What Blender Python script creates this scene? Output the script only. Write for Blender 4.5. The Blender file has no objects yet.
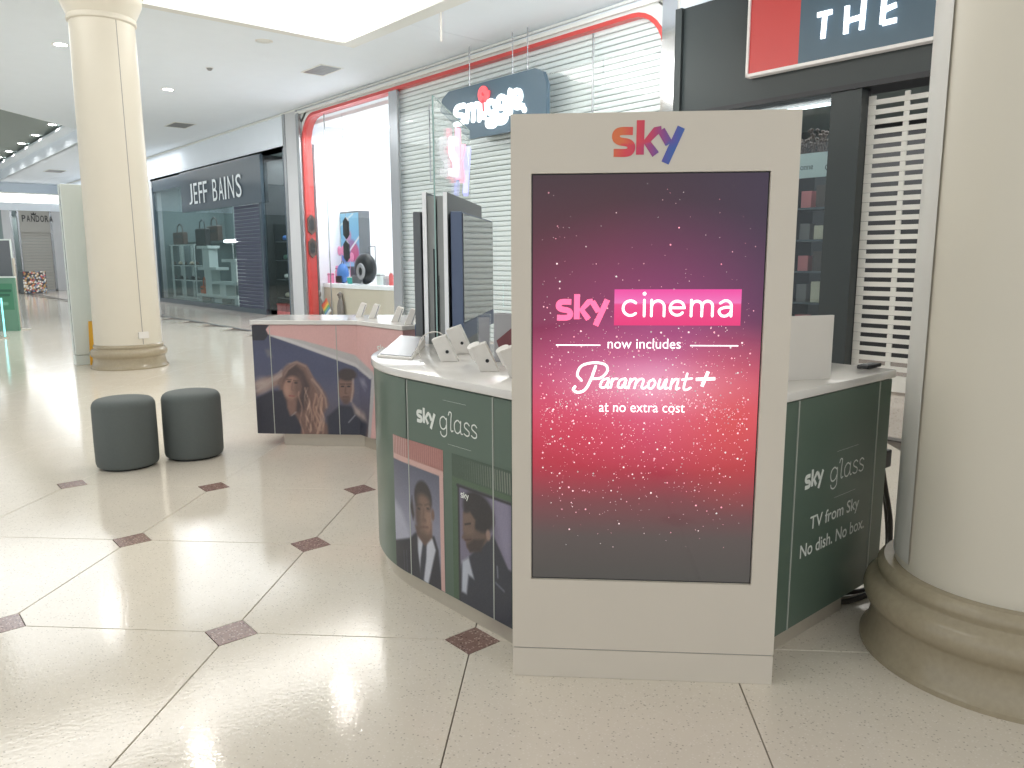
import bpy, bmesh, math, random
import numpy as np
from mathutils import Vector, Matrix
random.seed(7)
rng = np.random.default_rng(7)
SC = bpy.context.scene
COL = SC.collection

# ------------------------------------------------------------------ camera
PITCH = math.atan((384 - 257.5) / 775.0)
ROLL = 0.004
YAW = math.atan(679 / 775.0 * math.cos(PITCH))
EYE = Vector((0, 0, 1.5))
FW = Vector((math.sin(YAW) * math.cos(PITCH), math.cos(YAW) * math.cos(PITCH), -math.sin(PITCH)))
RT = Vector((math.cos(YAW), -math.sin(YAW), 0))
UP = RT.cross(FW)
RT, UP = RT * math.cos(ROLL) - UP * math.sin(ROLL), UP * math.cos(ROLL) + RT * math.sin(ROLL)
cam_data = bpy.data.cameras.new('camera')
cam_data.sensor_width = 36
cam_data.lens = 36 * 775.0 / 1024
cam_data.clip_start = 0.05
cam_data.clip_end = 200
cam = bpy.data.objects.new('camera', cam_data)
COL.objects.link(cam)
cam.matrix_world = Matrix(((RT.x, UP.x, -FW.x, EYE.x), (RT.y, UP.y, -FW.y, EYE.y), (RT.z, UP.z, -FW.z, EYE.z), (0, 0, 0, 1)))
SC.camera = cam

# ------------------------------------------------------------------ world, exposure, large lights
SC.view_settings.view_transform = 'Standard'
SC.view_settings.look = 'None'
SC.view_settings.gamma = 1
SC.view_settings.use_curve_mapping = False
SC.view_settings.exposure = 0.0
world = bpy.data.worlds.new('world')
SC.world = world
world.use_nodes = True
world.node_tree.nodes['Background'].inputs[0].default_value = (0.9, 0.95, 1.0, 1)
world.node_tree.nodes['Background'].inputs[1].default_value = 1.0

def area(name, loc, sx, sy, power, color=(1, 1, 1), rot=(0, 0, 0)):
    l = bpy.data.lights.new(name, 'AREA')
    l.shape = 'RECTANGLE'; l.size = sx; l.size_y = sy; l.energy = power; l.color = color
    o = bpy.data.objects.new(name, l); COL.objects.link(o)
    o.location = loc; o.rotation_euler = rot
    return o

def spot(name, loc, power, size=2.6, blend=0.6, color=(1, .97, .92), r=0.06):
    l = bpy.data.lights.new(name, 'SPOT'); l.energy = power; l.spot_size = size; l.spot_blend = blend
    l.color = color; l.shadow_soft_size = r
    o = bpy.data.objects.new(name, l); COL.objects.link(o); o.location = loc
    return o

area('well_fill', (2.8, 7.2, 5.98), 7.0, 8.4, 40, (1, .99, .97))  # broad fill added under the well roof; no skylight is modelled
area('mall_fill', (-5.2, 4, 4.95), 4, 12, 50, (1, .98, .95))  # unseen fill over the left of the mall, no fixture
area('mall_fill', (0, -4.5, 4.95), 9, 4, 110, (1, .95, .88))  # warm fill added behind the camera to lift the totem face
area('corridor_fill', (4.0, 17.0, 4.93), 5, 7, 270, (.94, .97, 1))  # added fill without fixture; its floor bounce brightens the ceiling
area('far_corridor_fill', (7.4, 33, 4.93), 2.2, 14, 300, (.95, .98, 1))  # added fill for the far corridor, no fixture
area('bay_fill', (0, 32, 5.55), 8, 20, 420, (.95, .98, 1))  # broad unseen fill below the raised bay ceiling
area('shopfront_fill', (6.9, 6.4, 4.6), .8, 1.6, 85, (.95, .98, 1), (math.radians(62), 0, math.radians(-18)))  # added out of view to brighten the shutter slats
area('shop_window_light', (9.7, 15.7, 4.4), 1.6, 3.2, 150, (.95, .98, 1))
area('shoe_shop_light', (9.9, 24.5, 4.1), 1.6, 8, 260, (.9, .97, 1))
area('shoe_shop_light', (9.6, 19.4, 4.1), .8, 1.2, 130, (.95, .98, 1))
area('dark_shop_light', (10.3, 4.5, 3.3), 1.6, 3.5, 80, (1, .97, .94))
area('far_shop_light', (7.6, 44.6, 3.6), 2, 1.5, 40)
SC.cycles.diffuse_bounces = 7
SC.cycles.max_bounces = 14

# ------------------------------------------------------------------ helpers: materials
def lin(c):
    return tuple(((v / 255) / 12.92 if v / 255 <= 0.04045 else ((v / 255 + 0.055) / 1.055) ** 2.4) for v in c)

def mat(name, rgb, rough=0.5, metal=0.0, emit=None, estr=0.0, noise=0.0, nscale=20.0, spec=0.5, bump=0.0, alpha=None):
    m = bpy.data.materials.new(name); m.use_nodes = True
    nt = m.node_tree; b = nt.nodes['Principled BSDF']
    c = lin(rgb)
    b.inputs['Base Color'].default_value = (*c, 1)
    b.inputs['Roughness'].default_value = rough
    b.inputs['Metallic'].default_value = metal
    b.inputs['Specular IOR Level'].default_value = spec
    if emit is not None:
        b.inputs['Emission Color'].default_value = (*lin(emit), 1)
        b.inputs['Emission Strength'].default_value = estr
    if noise or bump:
        tc = nt.nodes.new('ShaderNodeNewGeometry')
        nz = nt.nodes.new('ShaderNodeTexNoise'); nz.inputs['Scale'].default_value = nscale; nz.inputs['Detail'].default_value = 4
        nt.links.new(tc.outputs['Position'], nz.inputs['Vector'])
        if noise:
            mx = nt.nodes.new('ShaderNodeMix'); mx.data_type = 'RGBA'
            mx.inputs['A'].default_value = (*[v * (1 - noise) for v in c], 1)
            mx.inputs['B'].default_value = (*[min(1, v * (1 + noise)) for v in c], 1)
            nt.links.new(nz.outputs['Fac'], mx.inputs['Factor'])
            nt.links.new(mx.outputs['Result'], b.inputs['Base Color'])
        if bump:
            bp = nt.nodes.new('ShaderNodeBump'); bp.inputs['Strength'].default_value = bump; bp.inputs['Distance'].default_value = 0.002
            nt.links.new(nz.outputs['Fac'], bp.inputs['Height'])
            nt.links.new(bp.outputs['Normal'], b.inputs['Normal'])
    return m

def glass_mat(name, tint=(1, 1, 1), refl=1.0, rough=0.0):
    m = bpy.data.materials.new(name); m.use_nodes = True
    nt = m.node_tree; nt.nodes.clear()
    out = nt.nodes.new('ShaderNodeOutputMaterial'); mx = nt.nodes.new('ShaderNodeMixShader')
    tr = nt.nodes.new('ShaderNodeBsdfTransparent'); gl = nt.nodes.new('ShaderNodeBsdfGlossy')
    lw_ = nt.nodes.new('ShaderNodeLayerWeight'); lw_.inputs['Blend'].default_value = .5      # Schlick, the same from both sides of the sheet
    p5 = nt.nodes.new('ShaderNodeMath'); p5.operation = 'POWER'; p5.inputs[1].default_value = 5; nt.links.new(lw_.outputs['Facing'], p5.inputs[0])
    fr = nt.nodes.new('ShaderNodeMath'); fr.operation = 'MULTIPLY_ADD'; fr.inputs[1].default_value = .96; fr.inputs[2].default_value = .04; nt.links.new(p5.outputs[0], fr.inputs[0])
    tr.inputs['Color'].default_value = (*tint, 1); gl.inputs['Roughness'].default_value = rough
    mu = nt.nodes.new('ShaderNodeMath'); mu.operation = 'MULTIPLY'; mu.inputs[1].default_value = refl
    nt.links.new(fr.outputs[0], mu.inputs[0]); nt.links.new(mu.outputs[0], mx.inputs[0])
    nt.links.new(tr.outputs[0], mx.inputs[1]); nt.links.new(gl.outputs[0], mx.inputs[2]); nt.links.new(mx.outputs[0], out.inputs[0])
    return m

def vcol_mat(name, rough=0.4, emit=0.0, spec=0.5):
    m = bpy.data.materials.new(name); m.use_nodes = True
    nt = m.node_tree; b = nt.nodes['Principled BSDF']
    a = nt.nodes.new('ShaderNodeVertexColor'); a.layer_name = 'Col'
    b.inputs['Roughness'].default_value = rough; b.inputs['Specular IOR Level'].default_value = spec
    if emit:
        b.inputs['Base Color'].default_value = (0.01, 0.01, 0.01, 1)
        nt.links.new(a.outputs['Color'], b.inputs['Emission Color']); b.inputs['Emission Strength'].default_value = emit
    else:
        nt.links.new(a.outputs['Color'], b.inputs['Base Color'])
    return m

def floor_mat(name, base, dark, light, rough, sc=55.0, dens=0.5):
    m = bpy.data.materials.new(name); m.use_nodes = True
    nt = m.node_tree; b = nt.nodes['Principled BSDF']; L = nt.links
    geo = nt.nodes.new('ShaderNodeNewGeometry')
    n1 = nt.nodes.new('ShaderNodeTexNoise'); n1.inputs['Scale'].default_value = 5; n1.inputs['Detail'].default_value = 5
    v = nt.nodes.new('ShaderNodeTexVoronoi'); v.inputs['Scale'].default_value = sc; v.inputs['Randomness'].default_value = 1
    L.new(geo.outputs['Position'], n1.inputs['Vector']); L.new(geo.outputs['Position'], v.inputs['Vector'])
    sep = nt.nodes.new('ShaderNodeSeparateColor'); L.new(v.outputs['Color'], sep.inputs[0])
    def mixc(fac, A, B):
        x = nt.nodes.new('ShaderNodeMix'); x.data_type = 'RGBA'
        L.new(fac, x.inputs['Factor'])
        for k, val in (('A', A), ('B', B)):
            if isinstance(val, tuple): x.inputs[k].default_value = (*val, 1)
            else: L.new(val, x.inputs[k])
        return x.outputs['Result']
    def step(src, a, b2):
        r = nt.nodes.new('ShaderNodeMapRange'); L.new(src, r.inputs['Value'])
        r.inputs['From Min'].default_value = a; r.inputs['From Max'].default_value = b2
        return r.outputs['Result']
    def mul(a, b2):
        k = nt.nodes.new('ShaderNodeMath'); k.operation = 'MULTIPLY'; L.new(a, k.inputs[0]); L.new(b2, k.inputs[1]); return k.outputs[0]
    c0 = tuple(x * 0.95 for x in lin(base)); c1 = tuple(min(1, x * 1.05) for x in lin(base))
    basec = mixc(n1.outputs['Fac'], c0, c1)
    near = step(v.outputs['Distance'], 0.42, 0.28)
    dk = mul(near, step(sep.outputs['Red'], 1 - dens * .35, 1 - dens * .33))
    lt = mul(near, step(sep.outputs['Green'], 1 - dens * .9, 1 - dens * .85))
    c = mixc(lt, basec, lin(light)); c = mixc(dk, c, lin(dark))
    L.new(c, b.inputs['Base Color'])
    b.inputs['Roughness'].default_value = rough
    n2 = nt.nodes.new('ShaderNodeTexNoise'); n2.inputs['Scale'].default_value = 60; n2.inputs['Detail'].default_value = 3
    L.new(geo.outputs['Position'], n2.inputs['Vector'])
    bp = nt.nodes.new('ShaderNodeBump'); bp.inputs['Strength'].default_value = 0.22; bp.inputs['Distance'].default_value = 0.0022
    L.new(n2.outputs['Fac'], bp.inputs['Height']); L.new(bp.outputs['Normal'], b.inputs['Normal'])
    return m

M = dict(
    tile=floor_mat('cream_terrazzo', (222, 213, 198), (186, 176, 160), (230, 222, 210), 0.07, 110, .42),
    inset=floor_mat('brown_granite', (140, 112, 104), (88, 66, 62), (186, 162, 152), 0.14, 90, 0.9),
    joint=mat('joint_grout', (96, 88, 78), 0.7),
    border=floor_mat('pink_border_stone', (204, 192, 180), (140, 128, 118), (214, 204, 196), 0.12),
    strip=mat('dark_threshold', (84, 80, 78), 0.3, noise=.1),
    ceil=mat('ceiling_paint', (232, 240, 248), 0.8, noise=.02, nscale=3),
    ceil_dark=mat('grey_green_ceiling', (142, 152, 149), 0.7),
    roofgrey=mat('light_well_roof_paint', (150, 152, 150), 0.7),
    trim=mat('white_trim', (226, 228, 224), 0.5),
    lumi=mat('glowing_wall', (240, 240, 240), 0.6, emit=(255, 253, 248), estr=4.2),
    lamp=mat('lamp_lens', (255, 255, 255), 0.4, emit=(255, 252, 245), estr=25),
    lampring=mat('lamp_ring', (235, 235, 232), 0.4),
    vent=mat('vent_grey', (150, 150, 148), 0.5, metal=.3),
    wall=mat('wall_paint', (200, 202, 204), 0.6, noise=.02, nscale=4),
    colpaint=mat('cream_column_paint', (216, 209, 193), 0.35, noise=.03, nscale=2.5),
    colband=mat('grey_column_sheet', (208, 205, 198), 0.45, noise=.02),
    stone=mat('taupe_base_stone', (164, 152, 128), 0.22, noise=.14, nscale=45, bump=.1),
    white=mat('white_lacquer', (226, 222, 216), 0.3, noise=.01),
    totem=mat('totem_white_paint', (214, 205, 191), 0.38, noise=.015, nscale=6),
    groove=mat('shadow_gap', (150, 146, 140), 0.6),
    marble=mat('white_marble_top', (222, 219, 214), 0.12, noise=.08, nscale=7),
    green=mat('dark_green_laminate', (88, 106, 94), 0.28, noise=.05, nscale=3),
    steel=mat('brushed_plinth', (196, 188, 174), 0.3, metal=.35, noise=.05, nscale=30),
    alu=mat('aluminium', (176, 179, 182), 0.25, metal=.7),
    chrome=mat('chrome', (210, 212, 216), 0.08, metal=1),
    paltrim=mat('pale_joint_strip', (176, 180, 172), 0.4),
    black=mat('black_plastic', (26, 27, 30), 0.35),
    midgrey=mat('mid_grey_core', (160, 163, 162), 0.4),
    tvblue=mat('navy_tv_shell', (92, 106, 134), 0.4, noise=.03),
    tvscreen=mat('tv_screen_glass', (20, 22, 26), 0.06, spec=1.0),
    darkgrey=mat('charcoal_panel', (98, 102, 106), 0.35),
    felt=mat('charcoal_upholstery', (92, 98, 96), 0.75, noise=.06, nscale=60, bump=.15),
    print_=vcol_mat('poster_print', 0.35),
    screen=vcol_mat('lit_screen', 0.06, emit=1.0, spec=0.5),
    starmat=vcol_mat('lit_sparkle', 0.5, emit=1.6),
    logo=vcol_mat('vinyl_logo', 0.35),
    lit_white=mat('screen_white', (255, 255, 255), 0.5, emit=(255, 250, 252), estr=1.1),
    vinyl=mat('white_vinyl', (226, 230, 224), 0.4),
    glass=glass_mat('clear_glass', (.97, .985, .98), .85),
    glassedge=mat('green_glass_edge', (150, 182, 178), 0.15),
    acrylic=glass_mat('acrylic', (.93, .94, .95), 1.4),
    darkglass=glass_mat('tinted_glass', (.78, .84, .85), 1.0),
    red=mat('coral_red_paint', (204, 74, 70), 0.35),
    redsign=mat('red_sign_panel', (196, 66, 64), 0.3, emit=(214, 70, 66), estr=.12),
    slat=mat('white_shutter_slat', (236, 240, 241), 0.3, metal=.1, noise=.02),
    slat2=mat('cream_shutter_slat', (226, 224, 216), 0.4, noise=.02),
    graphite=mat('graphite_fascia', (58, 64, 64), 0.28, noise=.03, nscale=2, spec=.3),
    signdark=mat('navy_sign_face', (78, 102, 118), 0.3),
    neon=mat('neon_white', (255, 255, 255), 0.5, emit=(240, 252, 255), estr=1.6),
    neonpink=mat('neon_pink', (255, 200, 214), 0.5, emit=(255, 178, 200), estr=.85),
    neonblue=mat('neon_blue', (190, 195, 255), 0.5, emit=(190, 196, 255), estr=.85),
    neonsoft=mat('neon_soft_white', (250, 250, 255), 0.5, emit=(250, 245, 255), estr=.75),
    shopwhite=mat('shop_white_wall', (244, 246, 250), 0.6),
    beige=mat('beige_display_front', (206, 196, 178), 0.5),
    navyfascia=mat('glossy_navy_fascia', (76, 88, 98), 0.12),
    navyslat=mat('navy_shutter', (62, 68, 90), 0.45),
    shopdark=mat('dark_shop_wall', (128, 142, 142), 0.6),
    shopblack=mat('black_shop_wall', (60, 62, 64), 0.6),
    brown=mat('brown_leather', (92, 74, 66), 0.5), blackleather=mat('black_leather', (40, 38, 40), 0.4),
    orange=mat('orange_leather', (214, 108, 60), 0.5), pink=mat('pink_plastic', (240, 150, 190), 0.5),
    blue=mat('blue_plastic', (70, 120, 190), 0.4), teal=mat('teal_cup', (60, 160, 150), 0.4),
    yellow=mat('yellow_plastic', (232, 180, 60), 0.4), taupe=mat('taupe_figure', (130, 122, 118), 0.6),
    rackwhite=mat('white_rack_paint', (214, 222, 218), 0.4), pinkbox=mat('pink_box', (222, 130, 130), 0.5),
    cream=mat('cream_goods', (220, 205, 180), 0.6),
    signwhite=mat('white_sign_frame', (226, 222, 218), 0.4, emit=(226, 222, 218), estr=.15),
    letterled=mat('led_letter', (255, 255, 255), 0.5, emit=(235, 246, 255), estr=1.6),
    striplight=mat('strip_light', (255, 255, 255), 0.5, emit=(250, 252, 255), estr=6),
    cove=mat('cove_light', (255, 255, 255), 0.5, emit=(255, 253, 248), estr=5),
    pinkpanel=mat('dusty_pink_laminate', (214, 174, 174), 0.35),
    greystripe=mat('grey_laminate', (160, 158, 158), 0.35), maroon=mat('maroon_print', (120, 72, 78), 0.4),
    greygloss=mat('grey_gloss', (168, 168, 172), 0.25),
    kgreen=mat('mint_green_board', (104, 146, 124), 0.4), cyanlit=mat('cyan_lit_edge', (150, 240, 240), 0.4, emit=(130, 235, 235), estr=1.5),
    shutgrey=mat('grey_far_shutter', (168, 166, 160), 0.5), cable=mat('black_cable', (62, 58, 54), 0.5),
    bainsletter=mat('silver_letter', (215, 222, 226), 0.3, emit=(215, 225, 230), estr=.12),
)

# ------------------------------------------------------------------ helpers: mesh building
def tag(o, label=None, cat=None, group=None, kind=None):
    if label: o['label'] = label
    if cat: o['category'] = cat
    if group: o['group'] = group
    if kind: o['kind'] = kind
    return o

def thing(name, label, cat, loc=(0, 0, 0), group=None):
    o = bpy.data.objects.new(name, None); o.empty_display_size = .1
    COL.objects.link(o); o.location = loc
    return tag(o, label, cat, group)

def origin_of(o):
    v = Vector((0, 0, 0))
    while o is not None:
        v = v + Vector(o.location); o = o.parent
    return v

class MB:
    def __init__(s): s.v = []; s.f = []; s.c = []
    def add(s, vs, fs):
        k = len(s.v); s.v += [tuple(v) for v in vs]; s.f += [tuple(i + k for i in f) for f in fs]; return s
    def box(s, x0, x1, y0, y1, z0, z1):
        vs = [(x, y, z) for z in (z0, z1) for y in (y0, y1) for x in (x0, x1)]
        return s.add(vs, [(0, 2, 3, 1), (4, 5, 7, 6), (0, 1, 5, 4), (2, 6, 7, 3), (0, 4, 6, 2), (1, 3, 7, 5)])
    def obox(s, o, ux, uy, uz):        # oriented box from a corner and three edge vectors
        o = Vector(o); ux = Vector(ux); uy = Vector(uy); uz = Vector(uz)
        vs = [o + ux * a + uy * b + uz * c for c in (0, 1) for b in (0, 1) for a in (0, 1)]
        return s.add(vs, [(0, 2, 3, 1), (4, 5, 7, 6), (0, 1, 5, 4), (2, 6, 7, 3), (0, 4, 6, 2), (1, 3, 7, 5)])
    def prism(s, poly, z0, z1):
        n = len(poly)
        vs = [(p[0], p[1], z0) for p in poly] + [(p[0], p[1], z1) for p in poly]
        fs = [tuple(range(n - 1, -1, -1)), tuple(range(n, 2 * n))] + [(i, (i + 1) % n, n + (i + 1) % n, n + i) for i in range(n)]
        return s.add(vs, fs)
    def slab(s, poly, O, U, V, W):     # polygon (u,v) on plane O,U,V extruded by W
        O = Vector(O); U = Vector(U); V = Vector(V); W = Vector(W); n = len(poly)
        a = [O + U * p[0] + V * p[1] for p in poly]; b = [q + W for q in a]
        return s.add(a + b, [tuple(range(n - 1, -1, -1)), tuple(range(n, 2 * n))] + [(i, (i + 1) % n, n + (i + 1) % n, n + i) for i in range(n)])
    def lathe(s, prof, seg=32, c=(0, 0), a0=0.0, a1=2 * math.pi):
        full = abs(a1 - a0 - 2 * math.pi) < 1e-6; m = seg if full else seg + 1; n = len(prof)
        vs = []
        for i in range(m):
            a = a0 + (a1 - a0) * i / seg
            vs += [(c[0] + r * math.cos(a), c[1] + r * math.sin(a), z) for r, z in prof]
        fs = []
        for i in range(seg):
            j = (i + 1) % m
            for k in range(n - 1): fs.append((i * n + k, j * n + k, j * n + k + 1, i * n + k + 1))
        return s.add(vs, fs)
    def tube(s, path, r, seg=8, closed=False):
        P = [Vector(p) for p in path]; n = len(P); vs = []
        for i, p in enumerate(P):
            t = (P[min(i + 1, n - 1)] - P[max(i - 1, 0)]).normalized()
            a = t.cross(Vector((0, 0, 1)))
            if a.length < 1e-3: a = t.cross(Vector((1, 0, 0)))
            a.normalize(); b = t.cross(a)
            vs += [p + (a * math.cos(2 * math.pi * k / seg) + b * math.sin(2 * math.pi * k / seg)) * r for k in range(seg)]
        fs = [(i * seg + k, i * seg + (k + 1) % seg, (i + 1) * seg + (k + 1) % seg, (i + 1) * seg + k) for i in range(n - 1) for k in range(seg)]
        fs += [tuple(range(seg - 1, -1, -1)), tuple(range((n - 1) * seg, n * seg))]
        return s.add(vs, fs)
    def ball(s, c, rx, ry, rz, seg=14, ring=8):
        vs = []; 
        for i in range(ring + 1):
            t = math.pi * i / ring
            vs += [(c[0] + rx * math.sin(t) * math.cos(2 * math.pi * k / seg), c[1] + ry * math.sin(t) * math.sin(2 * math.pi * k / seg), c[2] + rz * math.cos(t)) for k in range(seg)]
        fs = [(i * seg + k, (i + 1) * seg + k, (i + 1) * seg + (k + 1) % seg, i * seg + (k + 1) % seg) for i in range(ring) for k in range(seg)]
        return s.add(vs, fs)
    def build(s, name, m, parent=None, smooth=False, bevel=0.0, label=None, kind=None, cat=None, group=None, segs=2, loc=None):
        L = origin_of(parent) if parent is not None else (Vector(loc) if loc else Vector((0, 0, 0)))
        me = bpy.data.meshes.new(name)
        me.from_pydata([(v[0] - L.x, v[1] - L.y, v[2] - L.z) for v in s.v], [], s.f)
        bm = bmesh.new(); bm.from_mesh(me)
        bmesh.ops.remove_doubles(bm, verts=bm.verts, dist=1e-6)
        bmesh.ops.recalc_face_normals(bm, faces=bm.faces)
        if bevel:
            ed = [e for e in bm.edges if len(e.link_faces) == 2 and e.calc_face_angle(0) > 0.6]
            bmesh.ops.bevel(bm, geom=ed, offset=bevel, segments=segs, affect='EDGES', profile=0.5)
        bm.to_mesh(me); bm.free()
        if smooth:
            me.polygons.foreach_set('use_smooth', [True] * len(me.polygons))
            me.set_sharp_from_angle(angle=math.radians(38))
        me.materials.append(m)
        o = bpy.data.objects.new(name, me); COL.objects.link(o)
        if parent is not None: o.parent = parent
        elif loc: o.location = loc
        return tag(o, label, cat, group, kind)

def struct(mb, name, m, parent=None, **k):
    return mb.build(name, m, parent, kind=None if parent else 'structure', **k)

def copy_tree(root, loc=None, rz=None, label=None, group=None):
    r = root.copy(); COL.objects.link(r)
    if loc is not None: r.location = loc
    if rz is not None: r.rotation_euler = (0, 0, rz)
    if label: r['label'] = label
    if group: r['group'] = group
    for ch in root.children:
        c = ch.copy(); COL.objects.link(c); c.parent = r
        for g in ch.children:
            d = g.copy(); COL.objects.link(d); d.parent = c
    return r

# where a point of the photograph lies on a real plane of the place
def pt(x, y, P, N):
    d = FW + RT * ((x - 512) / 775.0) - UP * ((y - 384) / 775.0)
    P = Vector(P); N = Vector(N)
    return EYE + d * ((P - EYE).dot(N) / d.dot(N))
def onx(x, y, X): return pt(x, y, (X, 0, 0), (1, 0, 0))
def onz(x, y, Z=0.0): return pt(x, y, (0, 0, Z), (0, 0, 1))

# ------------------------------------------------------------------ helpers: strokes and lettering
def smooth_path(p, n=6):
    p = [Vector((a[0], a[1])) for a in p]; out = []
    for i in range(len(p) - 1):
        p0 = p[i - 1] if i else p[0] * 2 - p[1]; p1 = p[i]; p2 = p[i + 1]
        p3 = p[i + 2] if i + 2 < len(p) else p2 * 2 - p1
        for k in range(n):
            t = k / n
            out.append(0.5 * ((2 * p1) + (p2 - p0) * t + (2 * p0 - 5 * p1 + 4 * p2 - p3) * t * t + (3 * p1 - p0 - 3 * p2 + p3) * t ** 3))
    out.append(p[-1]); return out

def ribbon(mb, path, w, O, U, V, W, round_caps=True, smooth=True, depth=0.0, w1=None):
    """stroke of width w along a (u,v) path, lying on plane O,U,V and raised by W (optionally with thickness)"""
    P = smooth_path(path) if smooth and len(path) > 2 else [Vector((a[0], a[1])) for a in path]
    n = len(P); Lp = []; Rp = []
    for i, p in enumerate(P):
        t = (P[min(i + 1, n - 1)] - P[max(i - 1, 0)])
        t = t.normalized() if t.length > 1e-9 else Vector((1, 0))
        nn = Vector((-t.y, t.x)); ww = w if w1 is None else w + (w1 - w) * i / max(1, n - 1)
        Lp.append(p + nn * ww / 2); Rp.append(p - nn * ww / 2)
    end = []; start = []
    if round_caps:
        t = (P[-1] - P[-2]).normalized(); a = math.atan2(t.y, t.x)
        end = [P[-1] + Vector((math.cos(a + th), math.sin(a + th))) * (w if w1 is None else w1) / 2 for th in (math.pi / 4, 0, -math.pi / 4)]
        t = (P[0] - P[1]).normalized(); a = math.atan2(t.y, t.x)
        start = [P[0] + Vector((math.cos(a + th), math.sin(a + th))) * w / 2 for th in (math.pi / 4, 0, -math.pi / 4)]
    O = Vector(O); U = Vector(U); V = Vector(V); W = Vector(W)
    f3 = lambda q, d=0.0: O + U * q.x + V * q.y + W * (1 + d)
    nW = W.normalized() if W.length else Vector((0, 0, 0))
    def emit(off):
        vs = [f3(q) + nW * off for q in Lp] + [f3(q) + nW * off for q in Rp]
        fs = [(i, n + i, n + i + 1, i + 1) for i in range(n - 1)]
        k = len(vs)
        if end:
            vs += [f3(q) + nW * off for q in end]; fs.append((n - 1, 2 * n - 1, k + 2, k + 1, k)); k += 3
        if start:
            vs += [f3(q) + nW * off for q in start]; fs.append((n, 0, k + 2, k + 1, k))
        mb.add(vs, fs)
    emit(0)
    if depth:
        emit(-depth)
        a = [f3(q) for q in Lp] + [f3(q) for q in end] + [f3(q) for q in reversed(Rp)] + [f3(q) for q in start]
        b = [q - nW * depth for q in a]; m = len(a)
        mb.add(a + b, [(i, (i + 1) % m, m + (i + 1) % m, m + i) for i in range(m)])

def flat(mb, poly, O, U, V, W):
    O = Vector(O); U = Vector(U); V = Vector(V); W = Vector(W)
    mb.add([O + U * p[0] + V * p[1] + W for p in poly], [tuple(range(len(poly)))])

def text_geom(txt, bold=0.0, shear=0.0, spacing=1.0):
    cu = bpy.data.curves.new('lettering', 'FONT'); cu.body = txt; cu.size = 1.0; cu.offset = bold; cu.shear = shear
    cu.space_character = spacing; cu.resolution_u = 4
    o = bpy.data.objects.new('lettering', cu); COL.objects.link(o)
    bpy.context.view_layer.update()
    me = o.to_mesh()
    vs = [(v.co.x, v.co.y) for v in me.vertices]; fs = [tuple(p.vertices) for p in me.polygons]
    o.to_mesh_clear(); bpy.data.objects.remove(o); bpy.data.curves.remove(cu)
    return vs, fs

def word_parts(txt, name, m, parent, O, U, V, W, u0, v0, width, height, bold=0.0):
    """one part per word of a printed line"""
    vs, fs = text_geom(txt, bold)
    xs = [v[0] for v in vs]; ys = [v[1] for v in vs]; sx = width / (max(xs) - min(xs)); sy = height / (max(ys) - min(ys)); x0, y0 = min(xs), min(ys)
    ext = sorted((min(vs[i][0] for i in f), max(vs[i][0] for i in f)) for f in fs)
    gaps, hi = [], ext[0][1]
    for a, b in ext:
        if a > hi: gaps.append((a - hi, (a + hi) / 2))
        hi = max(hi, b)
    cuts = sorted(g[1] for g in sorted(gaps, reverse=True)[:txt.count(' ')]) + [1e9]
    O = Vector(O); U = Vector(U); V = Vector(V); W = Vector(W); lo = -1e9
    for c in cuts:
        mb = MB()
        ff = [f for f in fs if lo < sum(vs[i][0] for i in f) / len(f) <= c]; used = sorted({i for f in ff for i in f}); mp = {i: k for k, i in enumerate(used)}
        mb.add([O + U * (u0 + (vs[i][0] - x0) * sx) + V * (v0 + (vs[i][1] - y0) * sy) + W for i in used], [tuple(mp[i] for i in f) for f in ff])
        mb.build(name, m, parent); lo = c

def add_text(mb, txt, O, U, V, W, u0, v0, width=None, height=None, size=None, bold=0.0, shear=0.0, spacing=1.0):
    """lettering laid on plane; (u0,v0) lower left of its ink, fitted to width and/or height"""
    vs, fs = text_geom(txt, bold, shear, spacing)
    xs = [v[0] for v in vs]; ys = [v[1] for v in vs]
    sx = width / (max(xs) - min(xs)) if width else None
    sy = height / (max(ys) - min(ys)) if height else None
    sx = sx or sy or size; sy = sy or sx
    O = Vector(O); U = Vector(U); V = Vector(V); W = Vector(W)
    mb.add([O + U * (u0 + (x - min(xs)) * sx) + V * (v0 + (y - min(ys)) * sy) + W for x, y in vs], fs)

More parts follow.
